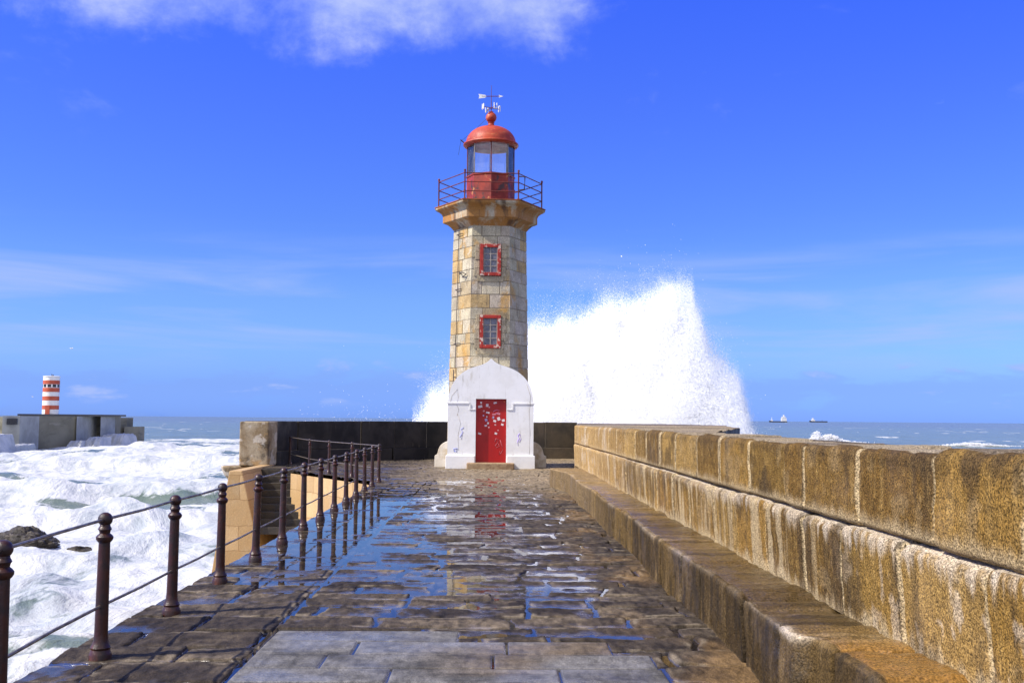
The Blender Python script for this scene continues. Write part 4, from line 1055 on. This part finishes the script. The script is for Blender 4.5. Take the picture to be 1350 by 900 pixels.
# ------------------------------------------------------------------ the bursting wave behind the wall
def droplets(name, P, S, label, cat, core=None):
    n = len(P)
    T = np.array([[1, 1, 1], [1, -1, -1], [-1, 1, -1], [-1, -1, 1]], float) * 0.62
    q = rng.normal(size=(n, 4)); q /= np.linalg.norm(q, axis=1)[:, None]
    w, x, y, z = q.T
    Rm = np.stack([1 - 2 * (y * y + z * z), 2 * (x * y - z * w), 2 * (x * z + y * w), 2 * (x * y + z * w), 1 - 2 * (x * x + z * z), 2 * (y * z - x * w), 2 * (x * z - y * w), 2 * (y * z + x * w), 1 - 2 * (x * x + y * y)], 1).reshape(n, 3, 3)
    V = np.einsum('nij,kj->nki', Rm, T) * S[:, None, None] + P[:, None, :]
    F = np.array([[0, 1, 2], [0, 3, 1], [0, 2, 3], [1, 3, 2]])
    Q = (np.arange(n)[:, None, None] * 4 + F[None]).reshape(-1, 3)
    V = V.reshape(-1, 3); nq = len(Q)
    V = V.reshape(-1, 3); nq = len(Q)
    if core is not None:
        Q = np.concatenate([Q, core[1] + len(V)]); V = np.concatenate([V, core[0]])
    o = raw(name, V, Q, M['spray'], smooth=False)
    if core is not None:
        o.data.materials.append(M['dense'])
        mi = np.zeros(len(Q), np.int32); mi[nq:] = 1; o.data.polygons.foreach_set('material_index', mi); o.data.polygons.foreach_set('use_smooth', mi.astype(bool))
    return setp(o, label, cat, kind='stuff')
M['dense'] = pm('dense_white_water', (0.74, 0.75, 0.77), (0.60, 0.62, 0.66), 0.8, rough=(0.9, 0.95), bump=0.9, bscale=1.4, bdist=0.5, spec=0.1)
def dense_core(SX, SY, Yc):
    hx = (SX - 648) / 1400 * Yc; hz = 1.65 + (552.5 - SY) / 1400 * Yc * 1.02
    n, m = 260, 150
    xs = np.linspace(hx[1], hx[-3], n); tops = np.interp(xs, hx, hz)
    tops = np.minimum(tops, np.minimum(np.interp(xs - 0.7, hx, hz), np.interp(xs + 0.7, hx, hz))) - 1.0
    t = np.linspace(0, 1, m)
    # front slope up to the ridge, then down the back
    zt = np.where(t < 0.75, t / 0.75, 1 - (t - 0.75) / 0.25)
    X = np.repeat(xs[:, None], m, 1)
    Z = -5 + (tops[:, None] + 5) * (1 - (1 - zt[None]) ** 1.25)
    Y = np.where(t[None] < 0.75, 49.9 + 0.80 * Z, 49.9 + 0.80 * tops[:, None] + (t[None] - 0.75) * 6)
    k = fbm(X * .45, Y * .45, Z * .45, o=5, seed=801); k2 = np.abs(fbm(X * 1.1, Y * 1.1, Z * 1.1, o=4, seed=802))
    w = sstep(0, 0.12, zt[None] + 0 * X)
    k3 = fbm(X * 3.0, Y * 3.0, Z * 2.2, o=3, seed=803)
    kk = 1.0 * k + 1.3 * k2 + 0.10 * k3 - 0.4
    Y = Y - kk * 0.85; Z = Z + kk * 0.5 - 0.25
    gr = Y / Yc; X = X * gr; Z = 1.65 + (Z - 1.65) * gr
    q = gridq(n, m)[:, ::-1]
    return np.stack([X.ravel(), Y.ravel(), Z.ravel()], 1), np.concatenate([q[:, [0, 1, 2]], q[:, [0, 2, 3]]])
def burst():
    SX = np.array([545, 556, 572, 590, 620, 655, 690, 712, 730, 760, 790, 830, 862, 890, 914, 919, 927, 933, 940, 955, 975, 985, 996, 1008])
    SY = np.array([556, 538, 516, 498, 474, 452, 434, 424, 424, 408, 395, 381, 374, 368, 364, 392, 412, 430, 446, 462, 492, 525, 560, 590])
    Yc = 53.0
    sx_ = (SX - 648) / 1400 * Yc; sz_ = 1.65 + (552.5 - SY) / 1400 * Yc * 1.02
    N = 6400000
    x = rng.uniform(-5.0, 14.0, N); z = rng.uniform(-4.5, 9.4, N); y = rng.normal(0, 1, N)
    top = np.interp(x, sx_, sz_, left=-6, right=-6)
    top = top + 0.55 * fbm(x * 0.9, z * 0.5, o=4, seed=501) + 0.15
    dep = top - z
    inside = sstep(-0.75, 1.6, dep + 0.70 * fbm(x * 1.5, z * 1.5, y * 0.8, o=4, seed=502) + 0.35 * fbm(x * 5, z * 3, y * 2, o=3, seed=505))
    # streaming jets that fan outward from the foot of the wall
    ang = np.arctan2(x - 5.0, z + 5.0)
    jets = fbm(ang * 14, np.hypot(x - 5, z + 5) * 0.25, o=4, seed=503)
    lump = fbm(x * 0.8, y * 1.6 + 3, z * 0.8, o=4, seed=504)
    dens = inside * np.clip(0.75 + 0.45 * lump + 0.35 * jets, 0.25, 1.4)
    dens = dens * lerp(1.0, 0.92, sstep(0.9, 2.6, dep))
    haze = sstep(-2.4, -0.1, dep) ** 2 * 0.045 * sstep(11, 2, x) * (jets > -0.2)
    keep = rng.random(N) < np.maximum(dens * 0.62, haze)
    x, y, z, dep = x[keep], y[keep], z[keep], dep[keep]
    thick = 0.5 + 2.3 * np.sqrt(np.clip(dep, 0.02, 6) / 6)
    Y = 49.6 + 0.80 * np.clip(z, -4, 9) + 0.9 * y * thick * 0.8 + 0.05 * (x - 5)
    k = (Y > 47.0)
    x, Y, z, dep = x[k], Y[k], z[k], dep[k]
    grow = Y / Yc                                    # farther drops rise and spread farther
    x = x * grow; z = 1.65 + (z - 1.65) * grow
    s = rng.lognormal(np.log(0.0125), 0.45, len(x)) * (0.75 + 0.4 * sstep(0, 2, dep))
    s = s * lerp(0.62, 1.0, sstep(-0.3, 1.0, dep))
    # lone drops thrown clear of the plume
    m = 1100
    lx = np.concatenate([rng.uniform(-9.5, -3.5, m // 3), rng.uniform(-3, 14, m - m // 3)])
    lt = np.interp(lx, sx_, sz_, left=1.2, right=0.5)
    lz = lt + rng.exponential(0.55, m); ly = Yc + rng.normal(0, 1.5, m)
    P = np.concatenate([np.stack([x, Y, z], 1), np.stack([lx, ly, lz], 1)])
    S = np.concatenate([s, rng.lognormal(np.log(0.013), 0.4, m)])
    core = dense_core(SX, SY, Yc)
    droplets('wave_spray', P, S, 'huge white plume of spray bursting over the wall right of the lighthouse', 'spray', core)
burst()
def small_burst(name, c, w, h, d, n, s0, label):
    x = rng.normal(0, 0.42, n); u = rng.random(n) ** 1.3
    prof = np.exp(-(x * 1.6 + 0.25) ** 2) * (0.7 + 0.5 * fbm(x * 5, x * 0, o=3, seed=int(c[0]) + 500))
    z = u * prof * h; y = rng.normal(0, 0.35, n)
    P = np.stack([c[0] + x * w, c[1] + y * d, c[2] + z], 1)
    droplets(name, P, rng.lognormal(np.log(s0), 0.4, n), label, 'spray')
small_burst('wave_crest', (119, 375, SEA + 0.4), 10, 4.2, 4, 4000, 0.20, 'small white crest breaking on the open sea right of the pier')
small_burst('wave_crest', (152, 330, SEA + 0.5), 11, 1.1, 3, 2500, 0.16, 'low line of white water above the right wall')

# ------------------------------------------------------------------ rock in the surf
def rock(loc, size, seed, label):
    bm = bmesh.new(); bmesh.ops.create_icosphere(bm, subdivisions=6, radius=1.0)
    P = np.array([v.co[:] for v in bm.verts])
    d = 1 + 0.42 * fbm(P[:, 0] * 1.3, P[:, 1] * 1.3, P[:, 2] * 1.3, o=3, seed=seed) + 0.20 * np.abs(fbm(P[:, 0] * 3.5, P[:, 1] * 3.5, P[:, 2] * 3.5, o=4, seed=seed + 9)) - 0.16 * np.abs(fbm(P[:, 0] * 2.2 + P[:, 2], P[:, 1] * 2.2, P[:, 2] * 5.0, o=4, seed=seed + 5)) + 0.05 * fbm(P[:, 0] * 11, P[:, 1] * 11, P[:, 2] * 11, o=3, seed=seed + 7)
    P = P * d[:, None] * np.array(size)
    for v, q in zip(bm.verts, P): v.co = q
    me = bpy.data.meshes.new('rock'); bm.to_mesh(me); bm.free()
    o = bpy.data.objects.new('rock', me); C.objects.link(o); me.materials.append(M['rock']); o.location = loc
    me.polygons.foreach_set('use_smooth', np.ones(len(me.polygons), bool)); me.set_sharp_from_angle(angle=R(28))
    setp(o, label, 'rock')
rock((-24.2, 56.6, SEA + 0.35), (2.0, 1.4, 1.3), 3, 'big dark jagged rock in white surf behind the railing')
rock((-21.3, 56.6, SEA + 0.35), (1.5, 0.8, 0.55), 8, 'low flat dark rock trailing right of the jagged rock')

# ------------------------------------------------------------------ far breakwater with its striped light
bw = thing('breakwater', 'long grey concrete breakwater across the foaming water at left', 'breakwater', (-105, 250, SEA))
def bwp(name, x0, x1, Y0, Y1, z0, z1, depth=14, mat='concrete', bev=0.0):
    """a stretch of wall between picture columns turned into metres at its own distance"""
    xa = (x0 - 648) / 1400 * Y0; xb = (x1 - 648) / 1400 * Y1
    mb = MB(); mb.hexa([(xa, Y0, z0), (xb, Y1, z0), (xb, Y1 + depth, z0), (xa, Y0 + depth, z0), (xa, Y0, z1), (xb, Y1, z1), (xb, Y1 + depth, z1), (xa, Y0 + depth, z1)])
    return mb.done(name, M[mat], bw, bevel=bev)
bwp('wall_panel', -70, 12, 238, 236, -7, 1.25)
bwp('pillar', 12, 34.5, 233, 235, -7, 1.45, 10, 'concrete2')
bwp('recess_shade', 17.5, 31, 232.9, 233.9, -0.4, 0.9, 0.3, 'dark')  # dark slab on the pillar face, painting the shade inside a niche
bwp('wall_panel', 34.5, 108, 241, 257, -7, 1.5)
bwp('pillar', 108, 115, 256.4, 262, -7, 1.45, 8, 'concrete2')
bwp('wall_panel', 115, 121, 266, 267, -7, 1.35, 14, 'bw_cap')
bwp('pillar', 120.5, 125, 264, 264.5, -7, 1.5, 5, 'concrete2')
bwp('wall_panel', 125, 140, 268, 270, -7, 1.5)
bwp('pillar', 139, 147, 266, 272, -7, 1.45, 6, 'concrete2')
bwp('wall_panel', 147, 173, 283, 290, -7, 1.2, 5, 'concrete')
bwp('low_wall', 170, 190, 287, 292, -7, -1.2, 4, 'concrete')
bwp('cap', 31, 143, 240.5, 266, 1.501, 1.95, 16, 'bw_cap')
def apron(x0, x1, Y, dpt, z_out, z_in, seed):
    nx, ny = 70, 26
    xa = (x0 - 648) / 1400 * Y; xb = (x1 - 648) / 1400 * Y
    U, V = np.meshgrid(np.linspace(0, 1, nx), np.linspace(0, 1, ny), indexing='ij')
    X = lerp(xa, xb, U); Yy = Y - dpt * (1 - V) + 1.2 * fbm(U * 6, V * 0 + seed, seed=seed)
    Z = lerp(SEA - 1.0, z_in, sstep(0.0, 0.5, V + 0.08 * fbm(U * 12, V * 2, o=3, seed=seed + 1))) + 0.35 * fbm(U * 18, V * 4, o=4, seed=seed + 2)
    edge_ = np.minimum(U, 1 - U); Z = lerp(SEA - 1.2, Z, sstep(0.0, 0.16, edge_ + 0.04 * fbm(U * 9, V * 5, o=3, seed=seed + 4)))
    raw('foam_apron', np.stack([X.ravel(), Yy.ravel(), Z.ravel()], 1), gridq(nx, ny), M['foamfall'], bw)
apron(-60, 40, 222, 42, 0, -2.4, 3)
apron(36, 58, 232, 14, 0, -4.6, 5)
apron(112, 133, 258, 12, 0, -4.4, 7)
apron(133, 156, 262, 12, 0, -3.6, 9)
apron(150, 190, 276, 14, 0, -3.0, 11)

sl = thing('striped_lighthouse', 'small round lighthouse with red and white stripes on the far breakwater', 'lighthouse', (-103.43, 252, 1.95))
X0, Y0s, r_s = -103.43, 252.0, 1.82
zb = [1.95, 2.35 + .55, 2.9 + 0.75, 0, 0]
bands = [(1.95, 3.20, 'rwhite'), (3.20, 4.25, 'rred'), (4.25, 5.55, 'rwhite'), (5.55, 6.65, 'rred'), (6.65, 7.80, 'rwhite'), (7.80, 8.90, 'rred'), (8.90, 9.85, 'rwhite'), (9.85, 10.85, 'rred'), (10.85, 11.95, 'rwhite')]
bands = [(1.95 + (a - 1.95) * 0.885, 1.95 + (b - 1.95) * 0.885, m) for a, b, m in bands]
for (a, b, m_) in bands:
    mb = MB(); e_ = 0.03 if m_ == 'rred' else 0.0
    prof = [(r_s + e_, a), (r_s + e_, b)]
    if b > 10.5: prof = [(r_s, a), (r_s, b - .12), (r_s + .1, b - .1), (r_s + .1, b), (r_s - .1, b + .06), (0.2, b + .1)]
    mb.lathe(prof, (X0, Y0s, 0), 32)
    mb.done('red_band' if m_ == 'rred' else 'white_band', M[m_], sl, autos=40)
za, zb_ = bands[6][0] + .12, bands[6][1] - .06
for k in range(10):
    a = R(-90 + 36 * k + 8)
    mb = MB(); w_ = 0.22
    mb.lathe([(r_s + .03, za), (r_s + .03, zb_)], (X0, Y0s, 0), 4, 0, False, a - w_, a + w_); mb.lathe([(r_s + .0, za), (r_s + .0, zb_)], (X0, Y0s, 0), 4, 0, False, a - w_, a + w_)
    mb.done('window', M['dark'], sl)
mb = MB(); mb.box(X0 - .45, X0 + .55, Y0s - r_s - .12, Y0s - r_s + .5, 1.95, 3.95); mb.done('door', M['rred'], sl)
mb = MB(); mb.tube([(X0, Y0s, 10.8), (X0, Y0s, 11.4)], 0.06, 6); mb.lathe([(.2, 10.8), (.2, 11.05), (.1, 11.15)], (X0 + .3, Y0s, 0), 10); mb.done('mast', M['bronze'], sl)

# ------------------------------------------------------------------ ships on the horizon
def ship(x, Yd, length, label, kind):
    px = (x - 648) / 1400 * Yd
    t = thing('cargo_ship', label, 'ship', (px, Yd, SEA), 'cargo ships on the horizon')
    L = length; h = L * 0.075
    mb = MB()
    a = [(px - L / 2, SEA - 3), (px + L / 2 - L * .02, SEA - 3), (px + L / 2, SEA + h), (px - L * .42, SEA + h), (px - L * .44, SEA + h * 1.3), (px - L * .54, SEA + h * 1.35)]
    mb.xz(a, Yd - L * .07, Yd + L * .07); mb.done('hull', M['hull'], t)
    if kind == 0:
        mb = MB(); z = SEA + h
        mb.box(px + L * .16, px + L * .46, Yd - L * .06, Yd + L * .06, z, z + L * .17); mb.box(px + L * .20, px + L * .40, Yd - L * .065, Yd + L * .05, z + L * .17, z + L * .26); mb.box(px + L * .28, px + L * .34, Yd - L * .03, Yd + L * .03, z + L * .26, z + L * .36)
        mb.done('superstructure', M['super'], t)
        mb = MB(); mb.tube([(px - L * .38, Yd, z), (px - L * .38, Yd, z + L * .22)], L * .012, 6); mb.box(px - L * .43, px - L * .33, Yd - L * .04, Yd + L * .04, z, z + L * .07); mb.done('mast', M['super'], t)
    else:
        mb = MB(); z = SEA + h
        mb.box(px - L * .42, px - L * .22, Yd - L * .05, Yd + L * .05, z, z + L * .08); mb.box(px - L * .38, px - L * .30, Yd - L * .04, Yd + L * .04, z + L * .08, z + L * .17); mb.done('superstructure', M['super'], t)
        mb = MB(); mb.tube([(px + L * .2, Yd, z), (px + L * .2, Yd, z + L * .06)], L * .01, 6); mb.done('mast', M['hull'], t)
ship(1028, 6800, 112, 'dark cargo ship with tall white stern block, the bigger and nearer to the plume', 0)
ship(1081.5, 9500, 155, 'faint low ship on the horizon right of the bigger cargo ship', 1)

# ------------------------------------------------------------------ gulls
def gull(x, y, Yd, span, bank, label):
    px = (x - 648) / 1400 * Yd; pz = 1.65 + (548 - y) / 1400 * Yd
    t = thing('gull', label, 'bird', (px, Yd, pz), 'gulls over the water')
    s = span / 2
    mb = MB(); mb.tube([(px - .30 * s, Yd, pz), (px - .15 * s, Yd, pz + .02 * s), (px + .1 * s, Yd, pz + .02 * s), (px + .34 * s, Yd, pz + .05 * s), (px + .42 * s, Yd, pz + .03 * s)], [0.02 * s, .09 * s, .11 * s, .06 * s, .015 * s], 8)
    b = mb.done('body', M['gull'], t, smooth=True)
    for k in (-1, 1):
        mb = MB()
        pts = [(0.12 * s, 0.0, .03), (0.02 * s, .5 * k * s, .16 * s + bank * k * s), (-.16 * s, k * s, .10 * s + bank * 2 * k * s)]
        L = [Vector((px + a + .11 * s, Yd + b_, pz + c)) for a, b_, c in pts]; T = [Vector((px + a - w_ * s, Yd + b_, pz + c)) for (a, b_, c), w_ in zip(pts, (.13, .11, .0))]
        up = Vector((0, 0, .025 * s))
        for i in range(2): mb.hexa([L[i], L[i + 1], T[i + 1], T[i], L[i] + up, L[i + 1] + up, T[i + 1] + up, T[i] + up])
        mb.done('wing', M['gull'], t)
gull(97.5, 460.5, 190, 1.5, 0.05, 'white gull gliding in the sky above the striped lighthouse')
gull(49.5, 524, 200, 1.0, -0.1, 'tiny gull flying beside the striped lighthouse, the lower of the two')
